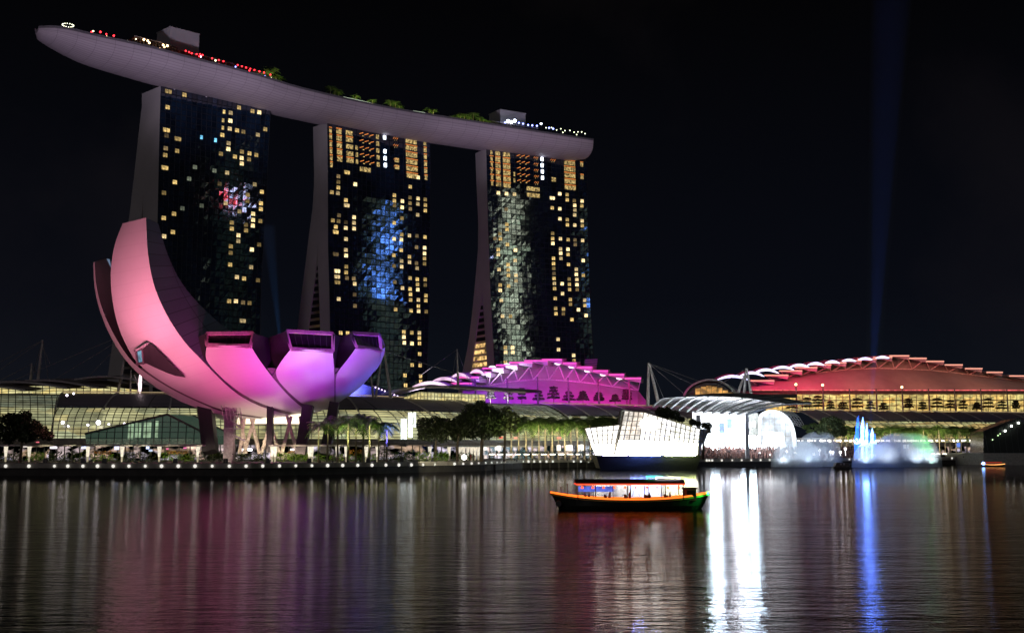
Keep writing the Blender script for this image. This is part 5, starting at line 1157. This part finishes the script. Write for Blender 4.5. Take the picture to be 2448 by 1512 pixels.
# hedges and planting behind the railing
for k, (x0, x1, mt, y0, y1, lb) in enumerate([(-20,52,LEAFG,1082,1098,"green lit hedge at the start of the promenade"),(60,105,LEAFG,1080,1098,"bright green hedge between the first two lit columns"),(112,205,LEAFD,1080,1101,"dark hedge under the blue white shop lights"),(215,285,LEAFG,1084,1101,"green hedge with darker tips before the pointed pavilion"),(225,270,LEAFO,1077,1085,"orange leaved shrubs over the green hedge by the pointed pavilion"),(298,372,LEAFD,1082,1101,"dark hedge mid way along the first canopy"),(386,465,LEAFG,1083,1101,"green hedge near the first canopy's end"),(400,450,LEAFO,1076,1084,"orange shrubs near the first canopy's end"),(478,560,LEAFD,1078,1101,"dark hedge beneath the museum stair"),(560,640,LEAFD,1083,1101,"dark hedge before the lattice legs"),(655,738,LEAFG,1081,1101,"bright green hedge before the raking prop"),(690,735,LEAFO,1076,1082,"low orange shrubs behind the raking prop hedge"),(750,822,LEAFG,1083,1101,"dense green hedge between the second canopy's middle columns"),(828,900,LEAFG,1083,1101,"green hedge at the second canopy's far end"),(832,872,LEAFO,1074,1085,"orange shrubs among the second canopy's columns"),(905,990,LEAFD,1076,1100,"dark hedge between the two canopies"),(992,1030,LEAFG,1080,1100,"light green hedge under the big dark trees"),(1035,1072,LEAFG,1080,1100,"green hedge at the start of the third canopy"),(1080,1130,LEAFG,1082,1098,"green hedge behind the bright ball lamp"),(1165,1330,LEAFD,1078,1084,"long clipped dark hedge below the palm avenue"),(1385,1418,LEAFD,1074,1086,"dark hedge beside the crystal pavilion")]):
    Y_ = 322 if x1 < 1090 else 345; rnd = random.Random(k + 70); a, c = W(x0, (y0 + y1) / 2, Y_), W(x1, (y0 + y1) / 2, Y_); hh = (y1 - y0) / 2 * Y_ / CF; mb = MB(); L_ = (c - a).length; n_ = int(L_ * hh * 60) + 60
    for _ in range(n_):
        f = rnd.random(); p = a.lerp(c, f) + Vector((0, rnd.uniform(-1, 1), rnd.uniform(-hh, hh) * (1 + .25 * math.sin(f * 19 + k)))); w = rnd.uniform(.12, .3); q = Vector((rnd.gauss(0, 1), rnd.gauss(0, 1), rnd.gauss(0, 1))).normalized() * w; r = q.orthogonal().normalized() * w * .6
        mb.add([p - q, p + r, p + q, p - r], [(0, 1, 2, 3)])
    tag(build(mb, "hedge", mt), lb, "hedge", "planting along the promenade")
for lb, n_, x0, x1, y0, Y_, w_ in (("broken white strip light under the clipped hedge by the palm avenue", 12, 1168, 1418, 1085, 350, .33), ("white strip light above the quay lamps by the pale plinth", 9, 2225, 2348, 1084, 505, .45)):
    TS = thing("terrace_strip_light", lb, "strip light", W((x0 + x1) / 2, y0, Y_))
    for k in range(n_):
        mb = MB(); mb.bar(W(lerp(x0, x1, k / n_), y0, Y_), W(lerp(x0, x1, (k + .66) / n_), y0, Y_), w_, w_); build(mb, "light_segment", glow("terrace_strip", (1, .95, .8), 2.6, .5, .3), TS)
ARC = thing("palm_arcade", "long white lit arcade canopy behind the palms and fountain mist", "canopy", W(2130, 1080, 520))
mb = MB(); A = [W(x, 1052.5, roofpt(x).y - 30) for x in range(1905, 2352, 30)]
for a, c in zip(A, A[1:]): mb.bar(a + Vector((0, 0, .9)), c + Vector((0, 0, .9)), 3, .5)
build(mb, "arcade_roof", pbr("canopy_roof", (.55, .50, .46), .6), ARC)
mb = MB(); rnd = random.Random(4)
for a, c in zip(A, A[1:]):
    for k in range(3): p = a.lerp(c, (k + rnd.random() * .5) / 3); mb.bar(p, p + (c - a).normalized() * rnd.uniform(.6, 1.8), .3, rnd.uniform(.4, .9))
build(mb, "arcade_strip_light", glow("arcade_strip", (1, .93, .85), 5, .4, .3), ARC)
for a in A[1::2]: mb = MB(); mb.tube((a.x, a.y, DECK), a, .28, .28, 6); build(mb, "arcade_column", pbr("arcade_column", (.4, .3, .22), .6), ARC)
# shop signs and lamps under the canopy
SGX = 1
for k, (x, y, w, h_, c, st, lb) in enumerate([(204,1069,10,3,(.55,.65,1),8,"broad blue white shop sign behind the dark hedge"),(282-3,1070,6,5,(.7,.75,1),5,"second blue white sign beside the lit column"),(128,1069,9,3,(1,.9,1),7,"lavender white shop sign below the dark tree"),(60,1066,5,2,(1,.9,.8),5,"small warm shop sign near the promenade's start"),(90,1056,4,1.5,(1,.2,.25),3,"tiny red sign on the dark tree's edge"),(353,1069,4,4,(.6,.7,1),6,"pale blue round lamp before the pointed pavilion"),(360,1076,5,3,(.7,.8,1),3,"pale low sign under the first canopy"),(400,1072,3,2,(1,.15,.4),3,"tiny pink sign under the first canopy"),(442,1070,4,2,(1,.2,.5),3,"tiny magenta sign near the first canopy's end"),(590,1074,14,3.5,(1,.95,1),9,"long white shop light behind the lattice legs"),(650,1074,13,3.5,(1,.92,.98),9,"long white shop light past the lattice legs"),(700,1074,7,3,(1,.9,.95),7,"short white shop light beside the raking prop"),(1360,1070,9,8,(1,.93,.85),6,"heart shaped cluster of white shop lights near the crystal pavilion"),(1335,1070,5,8,(1,.9,.8),5,"white shop light column before the palms' trunks"),(1388,1070,7,9,(1,.93,.85),6,"brightest white shop light next to the crystal pavilion"),(1190,1070,8,6,(1,.95,.85),6,"white shop light behind the slim columns"),(1158,1071,5,5,(1,.93,.8),5,"small white shop light by the canopy's end"),(2165,1067,7,6,(.9,.92,1),5,"white shop screen behind the mist dome"),(2290,1063,5,6,(.15,.3,1),3,"blue shop screen before the long mall"),(2335,1068,8,5,(1,.95,.95),6,"white shop light next to the dark glass pavilion"),(1197,1045,5,3,(1,.12,.08),3,"red sign glimpsed behind the airy paler tree"),(1232,1046,5,3,(1,.12,.08),3,"red sign glimpsed between the first avenue palms"),(1336,1046,6,3,(1,.12,.08),3,"red sign glimpsed behind the avenue palms near the crystal pavilion")]):
    if lb == "x": continue
    Y_ = 338 if x < 800 else 372 if x < 1500 else 520
    mb = MB(); a = W(x, y, Y_); s_ = Y_ / CF
    mb.box(a, (w * 2 * s_ * .9, .3, h_ * 2 * s_ * .8)); mb.box(a + Vector((w * s_ * .3, -.1, h_ * s_ * .5)), (w * s_ * .9, .3, h_ * s_ * .9))
    tag(build(mb, "shop_sign", glow("sign_%d" % k, c, st * .3, .3, .6)), lb, "sign")
# blue creature-like sculpture on the pier
p = W(1247, 1099, 392); SCU = thing("pier_sculpture", "pale blue humped sculpture with splayed legs on the pier edge", "sculpture", (p.x, p.y, DECK))
mb = MB(); mb.ball((p.x, p.y, DECK + 2.0), 1.6, 10, 6, (1.1, .8, .6)); build(mb, "sculpture_body", pbr("sculpture_blue", (.18, .38, .5), .5), SCU)
for k in range(6):
    a = k * 1.05 + .3; mb = MB(); mb.tube((p.x + 1.2 * math.cos(a), p.y + math.sin(a), DECK + 2), (p.x + 3.0 * math.cos(a), p.y + 1.6 * math.sin(a), DECK), .22, .14, 6); build(mb, "sculpture_leg", pbr("sculpture_blue", (.18, .38, .5), .5), SCU)
# waterside crowd on steps
ST = MB(); rnd = random.Random(5); CR = MB()
for r in range(7):
    a = W(1668, 1104, 431 + r * 2.2); c = W(2110, 1100, 470 + r * 2.2); z = DECK + r * .5; a.z = c.z = z
    ST.bar(a + Vector((0, 0, -.2)), c + Vector((0, 0, -.2)), 2.2, .5)
    for k in range(115):
        f = (k + rnd.uniform(-.3, .3)) / 115; q = a.lerp(c, min(1, max(0, f))) + Vector((0, rnd.uniform(-.5, .5), .05)); h_ = rnd.choice((.85, .9, 1.0, 1.6, 1.7))
        CR.tube(q, q + Vector((0, 0, h_ * .55)), .26, .30, 6); CR.tube(q + Vector((0, 0, h_ * .55)), q + Vector((0, 0, h_ * .86)), .30, .12, 6); CR.ball(q + Vector((0, 0, h_ * .95)), .15, 6, 4)
tag(build(ST, "waterside_steps", CONCD), "low concrete steps holding the seated crowd by the plaza", "steps")
tag(build(CR, "crowd", leafmat("crowd_clothes", (.05, .04, .05), (.45, .25, .2), .8)), "dense dark crowd watching from the waterside steps", "crowd", kind="stuff")
rnd = random.Random(8)
for k, (x, y) in enumerate([(1718,1083),(1724,1087),(1756,1080),(1792,1084),(1793,1091),(1815,1083),(1840,1087),(1880,1078),(1900,1082),(1945,1085),(1958,1076),(1985,1079),(2008,1080),(1990,1080),(2020,1072),(2090,1088),(1868,1092),(1898,1090)]):
    Y_ = 448 if x < 1850 else 455; p = W(x, y, Y_); mb = MB(); mb.ball(p, .42, 8, 5); mb.tube((p.x, p.y, DECK + 1), p, .05, .05, 4)
    tag(build(mb, "path_lamp", glow("path_lamp", (.95, .93, 1), 7)), "%s small lamp above the crowd, counted from the crystal pavilion" % ("%s" % ordl(k) if k < 12 else "%s after the twelfth," % ordl(k - 12)), "lamp", "small lamps among the crowd")

# fill spots added to brighten the hedges, and palm uplights
PLT = thing("planting_uplights", "low uplights hidden among hedges and palm trunks", "uplight", Z(700, 1100, DECK))
for x, Y_, z, en, c in [(x, 289, 4.6, 170, (1, .9, .6)) for x in (20, 85, 160, 235, 275, 345, 425, 510, 600, 670, 720, 780, 860, 940, 1010, 1060, 1105)] + [(x, 297, 4.2, 1300, (1, .95, .62)) for x in (770, 800, 835, 865, 900)] + [(x, 365, 4.0, 2600, (1, .95, .55)) for x in (1230, 1270, 1310, 1350, 1395)] + [(x, 498, 4.5, 3000, (1, .95, .6)) for x in (2020, 2090, 2160, 2220, 2270, 2320)] + [(1205, 322, 4, 900, (1, .85, .5)), (1235, 322, 4, 500, (1, .85, .5))]:
    p = W(x, 1080, Y_); p.z = z; mb = MB()
    if en < 200: p.z = 4.4; p.y += 20; mb.tube(p, p + Vector((0, 0, .3)), .18, .14, 8); build(mb, "downlight_housing", DARKM, PLT); lamp('SPOT', "downlight", p, 2600, c, PLT, p + Vector((0, 10, -.6)), 100, .7, .2); continue
    near = x < 1000 or en < 1000; p.y -= 3 if near else 15; p.z = 3.0 if near else p.z; mb.tube((p.x, p.y, DECK), (p.x, p.y, DECK + .6), .14, .18, 8); build(mb, "uplight_housing", DARKM, PLT); lamp('SPOT', "uplight", p, en * (9 if near else 12), c if not near else (.85, 1, .4), PLT, p + (Vector((0, 3, 6)) if near else Vector((0, 17, 7.5))), 85 if near else 62, .9, .3)
# palms and shrubs on the sky deck
for k, (x, s_) in enumerate([(655,1),(668,1.2),(680,1),(692,.8),(806,1),(816,1.1),(826,.9),(866,.8),(905,.9),(946,1),(958,.9),(968,.8),(1038,.9),(1048,.8),(1092,.6),(1102,.7),(1114,.8),(1124,.9),(1135,.7),(1144,1),(1160,.9),(1170,.7),(1181,.6)]):
    q, d = deck_pt(x, 7); dup(protos[k % 3], q, k * 1.3, (s_ * 1.5, s_ * 1.5, s_ * .85), "%s palm on the sky deck, counted from the red lamps" % (ordl(k) if k < 12 else ordl(k - 12) + " beyond the twelfth"), "palms on the sky deck")
for k, x in enumerate((662, 684, 816, 870, 905, 955, 1042, 1100, 1124, 1146, 1170)):
    q, d = deck_pt(x, 4.5, 1.2); lamp('SPOT', "deck_uplight", q - Vector((0, 0, .8)), 1500, (.9, 1, .4), S, q + Vector((0, .5, 4)), 160, .6, .3)
for k, (x0, x1) in enumerate(((652,700),(800,832),(1085,1185))):
    mb = MB(); rnd = random.Random(k + 5); B = []
    for i in range(int((x1 - x0) / 5)): q, d = deck_pt(lerp(x0, x1, rnd.random()), 6, 1.2); B.append((q.x, q.y, q.z, rnd.uniform(.9, 1.8)))
    leaves(mb, B, 500, .35, rnd); tag(build(mb, "deck_shrubbery", LEAFG), "low shrubs at the foot of the sky deck's %s palm clump" % ordl(k), "shrubs", kind="stuff")
# ---------------------------------------------------------------- mist fountains, jets and light beams
def vol(name, dens, col=(1, 1, 1), emis=None, aniso=.2):
    m = bpy.data.materials.new(name); m.use_nodes = True; t = m.node_tree; t.nodes.clear(); o = t.nodes.new("ShaderNodeOutputMaterial"); v = t.nodes.new("ShaderNodeVolumePrincipled")
    v.inputs["Density"].default_value = dens; v.inputs["Color"].default_value = tuple(col) + (1,); v.inputs["Anisotropy"].default_value = aniso; t.links.new(v.outputs[0], o.inputs["Volume"]); return m
MIST = vol("water_mist", .10, (.85, .92, 1))
def dome(label, x0, x1, ytop, Y_, dep, seed):
    a, c = W(x0, 1113, Y_), W(x1, 1113, Y_); top = W((x0 + x1) / 2, ytop, Y_).z; cx = (a.x + c.x) / 2; rx = (c.x - a.x) / 2; rows = []; rnd = random.Random(seed)
    for i in range(9):
        th = math.pi / 2 * i / 8; rr = math.cos(th) ** .55; z = max(.05, top * math.sin(th))
        rows.append([Vector((cx + rx * rr * math.cos(p) * (1 + .05 * math.sin(5 * p + seed)), Y_ + dep * rr * math.sin(p), z * (1 + .05 * math.sin(3 * p + seed)))) for p in [2 * math.pi * j / 24 for j in range(25)]])
    mb = MB(); mb.grid(rows); mb.poly(rows[0][:-1][::-1]); mb.poly(rows[-1][:-1])
    return tag(build(mb, "fountain_mist", MIST), label, "fountain mist", "mist domes of the water show", "stuff")
d1 = dome("low wide mist dome nearest the white plaza", 1843, 1965, 1052, 408, 8, 1)
d1b = dome("taller hazy mist plume rising before the arched entrance's edge", 1895, 2012, 1034, 418, 6, 2)
d2 = dome("rounded mist dome under the blue water jets", 2035, 2150, 1058, 402, 9, 3)
d3 = dome("mist dome with a green lit edge farthest from the plaza", 2085, 2248, 1036, 412, 9, 4)
for x, Y_, en, c in ((1870, 405, 5.5e3, (.8, .9, 1)), (1930, 410, 5.5e3, (.7, .85, 1)), (1990, 412, 4.5e3, (.75, .85, 1)), (2070, 400, 6e3, (.6, .75, 1)), (2120, 402, 4.5e3, (.85, .92, 1)), (2190, 410, 5e3, (.75, .85, 1)), (2225, 408, 3.5e3, (.85, .95, 1))):
    p = W(x, 1110, Y_); p.z = 1.6; lamp('SPOT', "fountain_lamp", p, en * (1.9 if x < 2000 else .9), c, d1, p + Vector((0, -.6, 6)), 165, .6, 1.0)
p = W(2232, 1105, 410); p.z = 1.2; lamp('SPOT', "fountain_lamp", p, 3e4, (.05, 1, .12), d3, W(2200, 1050, 411), 50, .5, .4)
# floating platform, jets
JF = thing("fountain_jets", "cluster of brilliant blue water jets shooting up behind the mist dome", "fountain", W(2068, 1108, 416))
mb = MB(); c = W(2068, 1108, 416); mb.box((c.x, c.y, .5), (14, 4, 1)); build(mb, "nozzle_raft", DARKM, JF)
JM = glow("jet_water_blue", (.02, .14, 1), 2.6, .6, .9); JB = glow("jet_water_bright", (.18, .38, 1), 6, .4, .9)  # jets and spray emit their blue, in place of lamplight in the water
for x, y0, y1, r, mt in ((2048,995,1062,.45,JM),(2051,992,1040,.3,JM),(2061,996,1062,.7,JB),(2064,1005,1062,.5,JM),(2071,1010,1062,.5,JB),(2077,1025,1062,.4,JM),(2083.5,1022,1062,.6,JB),(2090,1035,1062,.4,JM),(2044,1035,1062,.4,JM)):
    mb = MB(); b_ = W(x, 1095, 416); t_ = W(x + 1, y0, 416); m_ = W(x, (y0 * .6 + 1062 * .4), 416); mb.tube(b_, m_, r * .55, r, 8); mb.tube(m_, t_, r, .04, 8); build(mb, "water_jet", mt, JF, sm=True)
mb = MB(); rnd = random.Random(2)
for k in range(60): mb.ball(W(rnd.uniform(2042, 2092), rnd.gauss(1057, 4), 414 + rnd.random() * 3), rnd.uniform(.15, .55), 6, 4)
build(mb, "jet_spray", glow("jet_spray_glow", (.35, .5, 1), 3.5, .4, .9), JF)
lamp('POINT', "jet_lamp", W(2068, 1050, 413), .5e4, (.08, .2, 1), JF, rad=1)
BV = vol("beam_air", .0012, (.8, .85, 1), aniso=.0)
def beam(label, pb, pt, Y_, r0, r1, col, en):
    a, c = W(*pb, Y_), W(*pt, Y_ + 10); mb = MB(); mb.tube(a, c, r0, r1, 24); b_ = build(mb, "light_beam", BV); tag(b_, label, "light beam", kind="stuff")
    d = (c - a).normalized(); ang = 2 * math.atan((r1 - r0) / (c - a).length) * 57.3
    s_ = a - d * (r0 / math.tan(R(ang / 2))) if a.z > 30 else a + d * .5
    if a.z <= 30: ang = 2 * math.atan(r1 * 1.1 / (c - a).length) * 57.3
    lamp('SPOT', "beam_lamp", s_, en, col, b_, c, ang * .92, .55, .1); return b_
beam("broad faint blue searchlight beam rising from the fountain jets", (2078,1052), (2132,-30), 420, 1.6, 7.5, (.05, .16, 1), 1.1e6)
beam("thin faint blue beam between two hotel towers", (668,800), (640,540), 520, .8, 3.6, (.10, .4, 1), .5e6)
# ---------------------------------------------------------------- boats
def hullmesh(L_, B_, H_, sheer=.6, n=20):
    rows = []
    for i in range(n + 1):
        f = i / n; x = (f - .5) * L_; w = B_ / 2 * (1 - abs(2 * f - 1) ** 3.2 * .95); sh = H_ + sheer * abs(2 * f - 1) ** 2.4; und = 1 - .12 * abs(2 * f - 1) ** 2
        rows.append([Vector((x * und, -w * .55, -.25)), Vector((x * (und + .04), -w * .9, H_ * .35)), Vector((x, -w, sh)), Vector((x, w, sh)), Vector((x * (und + .04), w * .9, H_ * .35)), Vector((x * und, w * .55, -.25))])
    return rows
def place(mb, o, s=1.0):
    mb.v = [(a * s + o.x, b_ * s + o.y, c * s + o.z) for a, b_, c in mb.v]; return mb
def boat(label, name, X0, Y_, s, full, gunw, roofc):
    o = Vector((X0, Y_, 0)); Bt = thing(name, label, "boat", o); rows = hullmesh(15, 3.6, .95); mb = MB(); mb.grid([r for r in rows]); mb.grid([[r[2] - Vector((0, 0, .25)), r[3] - Vector((0, 0, .25))] for r in rows]); build(place(mb, o, s), "hull", pbr("hull_black", (.02, .025, .02), .35), Bt)
    mb = MB()
    for sd in (2, 3):
        for a, c in list(zip(rows, rows[1:])): mb.bar(a[sd] + Vector((0, 0, .02)), c[sd] + Vector((0, 0, .02)), .12, .14)
    build(place(mb, o, s), "gunwale_light", gunw, Bt)
    mb = MB()
    for sd in (2, 3):
        for a, c in list(zip(rows, rows[1:])): mb.bar(a[sd] + Vector((0, 0, -.16)), c[sd] + Vector((0, 0, -.16)), .14, .16)
    build(place(mb, o, s), "rubbing_strake", pbr("strake_yellow", (.5, .28, .03), .5), Bt)
    # canopy roof on posts
    rr = []
    for i in range(13):
        x = lerp(-5.2, 5.0, i / 12); rr.append([Vector((x, 1.7 * math.cos(t_), 2.35 + .35 * math.sin(t_))) for t_ in [math.pi * k / 8 for k in range(9)]])
    mb = MB(); mb.grid(rr); mb.grid([[p + Vector((0, 0, .1)) for p in r] for r in rr], flip=True); build(place(mb, o, s), "canopy_roof", pbr("boat_roof", (.10, .05, .035), .6), Bt)
    mb = MB(); [mb.bar((-5.2, y, 2.34), (5.0, y, 2.34), .10, .12) for y in (-1.74, 1.74)]; build(place(mb, o, s), "roof_edge_light", roofc, Bt)
    for k in range(7):
        for y in (-1.6, 1.6): mb = MB(); x = lerp(-5.0, 4.8, k / 6); mb.bar((x, y, .9), (x, y, 2.35), .08); build(place(mb, o, s), "roof_post", pbr("post_brown", (.15, .07, .04), .6), Bt)
    if full:
        mb = MB(); [mb.tube((lerp(-4.6, 4.4, k / 9), -1.55, 2.15), (lerp(-4.6, 4.4, k / 9), -1.55, 1.95), .09, .13, 8) for k in range(10)]; build(place(mb, o, s), "lantern_string", glow("red_lantern", (1, .08, .02), 3.0), Bt)
        for k in range(5): mb = MB(); x = lerp(-4, 3.6, k / 4); mb.box((x, 0, .75), (.5, 2.8, .12)); mb.box((x - .22, 0, 1.05), (.08, 2.8, .55)); build(place(mb, o, s), "bench", pbr("bench_wood", (.18, .09, .04), .6), Bt)
        mb = MB(); mb.box((-3.2, .2, 1.85), (3.4, .08, .5)); build(place(mb, o, s), "blue_screen", glow("boat_blue", (.12, .2, .9), .8, .3, 2), Bt)
        mb = MB(); mb.box((5.6, 0, 1.35), (1.0, 2.2, 1.1)); mb.box((5.6, 0, 1.95), (1.3, 2.5, .1)); build(place(mb, o, s), "wheelhouse", pbr("wheelhouse_brown", (.2, .09, .05), .6), Bt)
        mb = MB(); mb.box((5.6, -1.12, 1.5), (.8, .04, .5)); build(place(mb, o, s), "wheelhouse_window", pbr("dark_glass", (.03, .03, .035), .1), Bt)
        mb = MB(); mb.bar((2.4, -.6, 2.95), (4.6, -.6, 2.92), .08, .10); mb.bar((2.4, -.6, 2.68), (2.4, -.6, 2.95), .05); mb.bar((4.6, -.6, 2.6), (4.6, -.6, 2.92), .05); build(place(mb, o, s), "roof_tube_light", glow("boat_white", (1, .95, 1), 7), Bt)
        mb = MB(); mb.bar((1.5, -.4, 3.05), (3.0, -.4, 3.05), .08, .09); mb.bar((1.6, -.4, 2.68), (1.6, -.4, 3.05), .05); build(place(mb, o, s), "green_tube_light", glow("boat_green_tube", (.02, .9, .4), 3), Bt)
        mb = MB(); mb.tube((7.3, -.35, 1.35), (7.3, -.35, 1.6), .12, .12, 8); build(place(mb, o, s), "bow_lamp", glow("bow_green", (.02, 1, .1), 14), Bt)
        lamp('SPOT', "bow_lamp_light", o + Vector((7.9, -1.2, 1.7)) * s, 420, (.03, 1, .15), Bt, o + Vector((4.5, -1.6, 0)) * s, 80, .8, .1)
        for k, x in enumerate((-6.5, -5.9)): mb = MB(); mb.tube((x, 0, .9), (x, 0, 2.0 + k * .3), .04, .04, 6); mb.ball((x, 0, 2.0 + k * .3), .09, 6, 4); build(place(mb, o, s), "stern_pole", pbr("post_brown", (.15, .07, .04), .6), Bt)
        mb = MB(); mb.tube((-6.8, -1.1, .55), (-6.8, -1.5, .55), .28, .28, 12); build(place(mb, o, s), "tyre_fender", DARKM, Bt)
    return Bt
BX = (1503 - CCX) / CF * 119.5
boat("long low wooden river boat outlined with orange light strips crossing the bay", "river_boat", BX, 119.5, 1.0, True, glow("orange_gunwale", (1, .16, .015), 2.2), glow("red_roof_light", (1, .07, .025), 1.8))
boat("small distant boat with red and yellow strips beside the pale plinth", "river_boat", W(2372, 1100, 432).x, 432, .56, False, glow("yellow_gunwale", (1, .42, .12), 4), glow("red_roof_light", (1, .07, .025), 1.8))
mb = MB(); p = W(2350, 1108, 431); mb.ball((p.x, p.y, 1.0), .55, 10, 6); tag(build(mb, "marker_buoy", glow("buoy_blue", (.2, .4, 1), 8)), "blue white glowing buoy at the small boat's bow", "buoy")
p = W(2014, 1117, 385); BG = thing("dark_barge", "small dark square cabin barge floating before the mist domes", "barge", (p.x, p.y, 0))
mb = MB(); mb.prism([(p.x - 3.2, p.y, -.3), (p.x + 3.2, p.y, -.3), (p.x + 2.6, p.y, .5), (p.x - 2.6, p.y, .5)], (0, 3, 0)); build(mb, "barge_hull", DARKM, BG)
mb = MB(); mb.prism([(p.x - 2.3, p.y + .3, .5), (p.x + 2.3, p.y + .3, .5), (p.x + 1.8, p.y + .3, 1.7), (p.x - 1.8, p.y + .3, 1.7)], (0, 2.4, 0)); build(mb, "cabin", pbr("cabin_grey", (.09, .08, .09), .6), BG)
for dx in (-.5, .5): mb = MB(); mb.box((p.x + dx, p.y + .25, 1.25), (.5, .08, .5)); build(mb, "cabin_window", pbr("cabin_pane", (.3, .28, .32), .4), BG)
# ---------------------------------------------------------------- people
def person(loc, h_, seat, label, mat, group, face=0):
    T = thing("person", label, "person", loc, group); v = []; e_ = []; rad = []
    def add(p, r, par=None):
        v.append(Vector(p)); rad.append(r)
        if par is not None: e_.append((par, len(v) - 1))
        return len(v) - 1
    s = h_ / 1.75; hz = .95 * s if not seat else .10
    pel = add((0, 0, hz), .14 * s); ch = add((0, .02, hz + .38 * s), .17 * s, pel); nk = add((0, .01, hz + .56 * s), .06 * s, ch); add((0, -.01, hz + .66 * s), .095 * s, nk); add((0, -.02, hz + .76 * s), .08 * s, len(v) - 1)
    for sd in (-1, 1):
        a = add((sd * .19 * s, 0, hz + .48 * s), .06 * s, ch); a = add((sd * .24 * s, .02, hz + .22 * s), .045 * s, a); add((sd * .22 * s, -.12 * s, hz + .02), .035 * s, a)
        k = add((sd * .09 * s, -.38 * s if seat else -.02, hz if seat else .5 * s), .075 * s, pel); k = add((sd * .1 * s, -.42 * s if seat else .03 * sd, hz - .42 * s if seat else .06), .05 * s, k)
    me = bpy.data.meshes.new("body"); me.from_pydata(v, e_, []); o = bpy.data.objects.new("body", me); COL.objects.link(o); o.parent = T; o.rotation_euler = (0, 0, face)
    md = o.modifiers.new("skin", 'SKIN'); me.skin_vertices[0].data[0].use_root = True
    for i, r in enumerate(rad): me.skin_vertices[0].data[i].radius = (r, r * .8)
    o.modifiers.new("sub", 'SUBSURF').levels = 1; me.materials.append(mat); return T
CL1 = pbr("clothes_red", (.45, .05, .06), .8); CL2 = pbr("clothes_dark", (.05, .05, .07), .8); CL3 = pbr("clothes_pale", (.5, .45, .4), .8)
for k, (x, mt, lb) in enumerate([(1124, CL1, "standing person in red by the railing beside the bright ball lamp"), (1155, CL3, "standing person in pale clothes where the quay bends"), (1072, CL2, "standing dark dressed person under the third canopy's first column"), (1180, CL2, "standing dark dressed person beyond the quay bend"), (1132, CL2, "dark dressed companion of the person in red"), (160, CL3, "standing person in pale clothes before the dark hedge"), (333, CL2, "dark dressed person walking below the pointed pavilion")]):
    p = quayY(x) + Vector((0, 2.2, 0)); p.z = DECK + .1; person(p, 1.72, False, lb, mt, None, k)
for k, (x, mt) in enumerate([(-3.9, CL2), (-2.0, CL3), (-.1, CL1), (1.8, CL2), (3.7, CL3)]):
    person(Vector((BX + x, 119.5 - .6, .81)), 1.6, True, "%s seated passenger under the river boat's roof, counted from its stern" % ordl(k), mt, "passengers on the river boat", 1.57)
# ---------------------------------------------------------------- hill of distant dark roofs is left to the night; banking of the quay lamps ends here
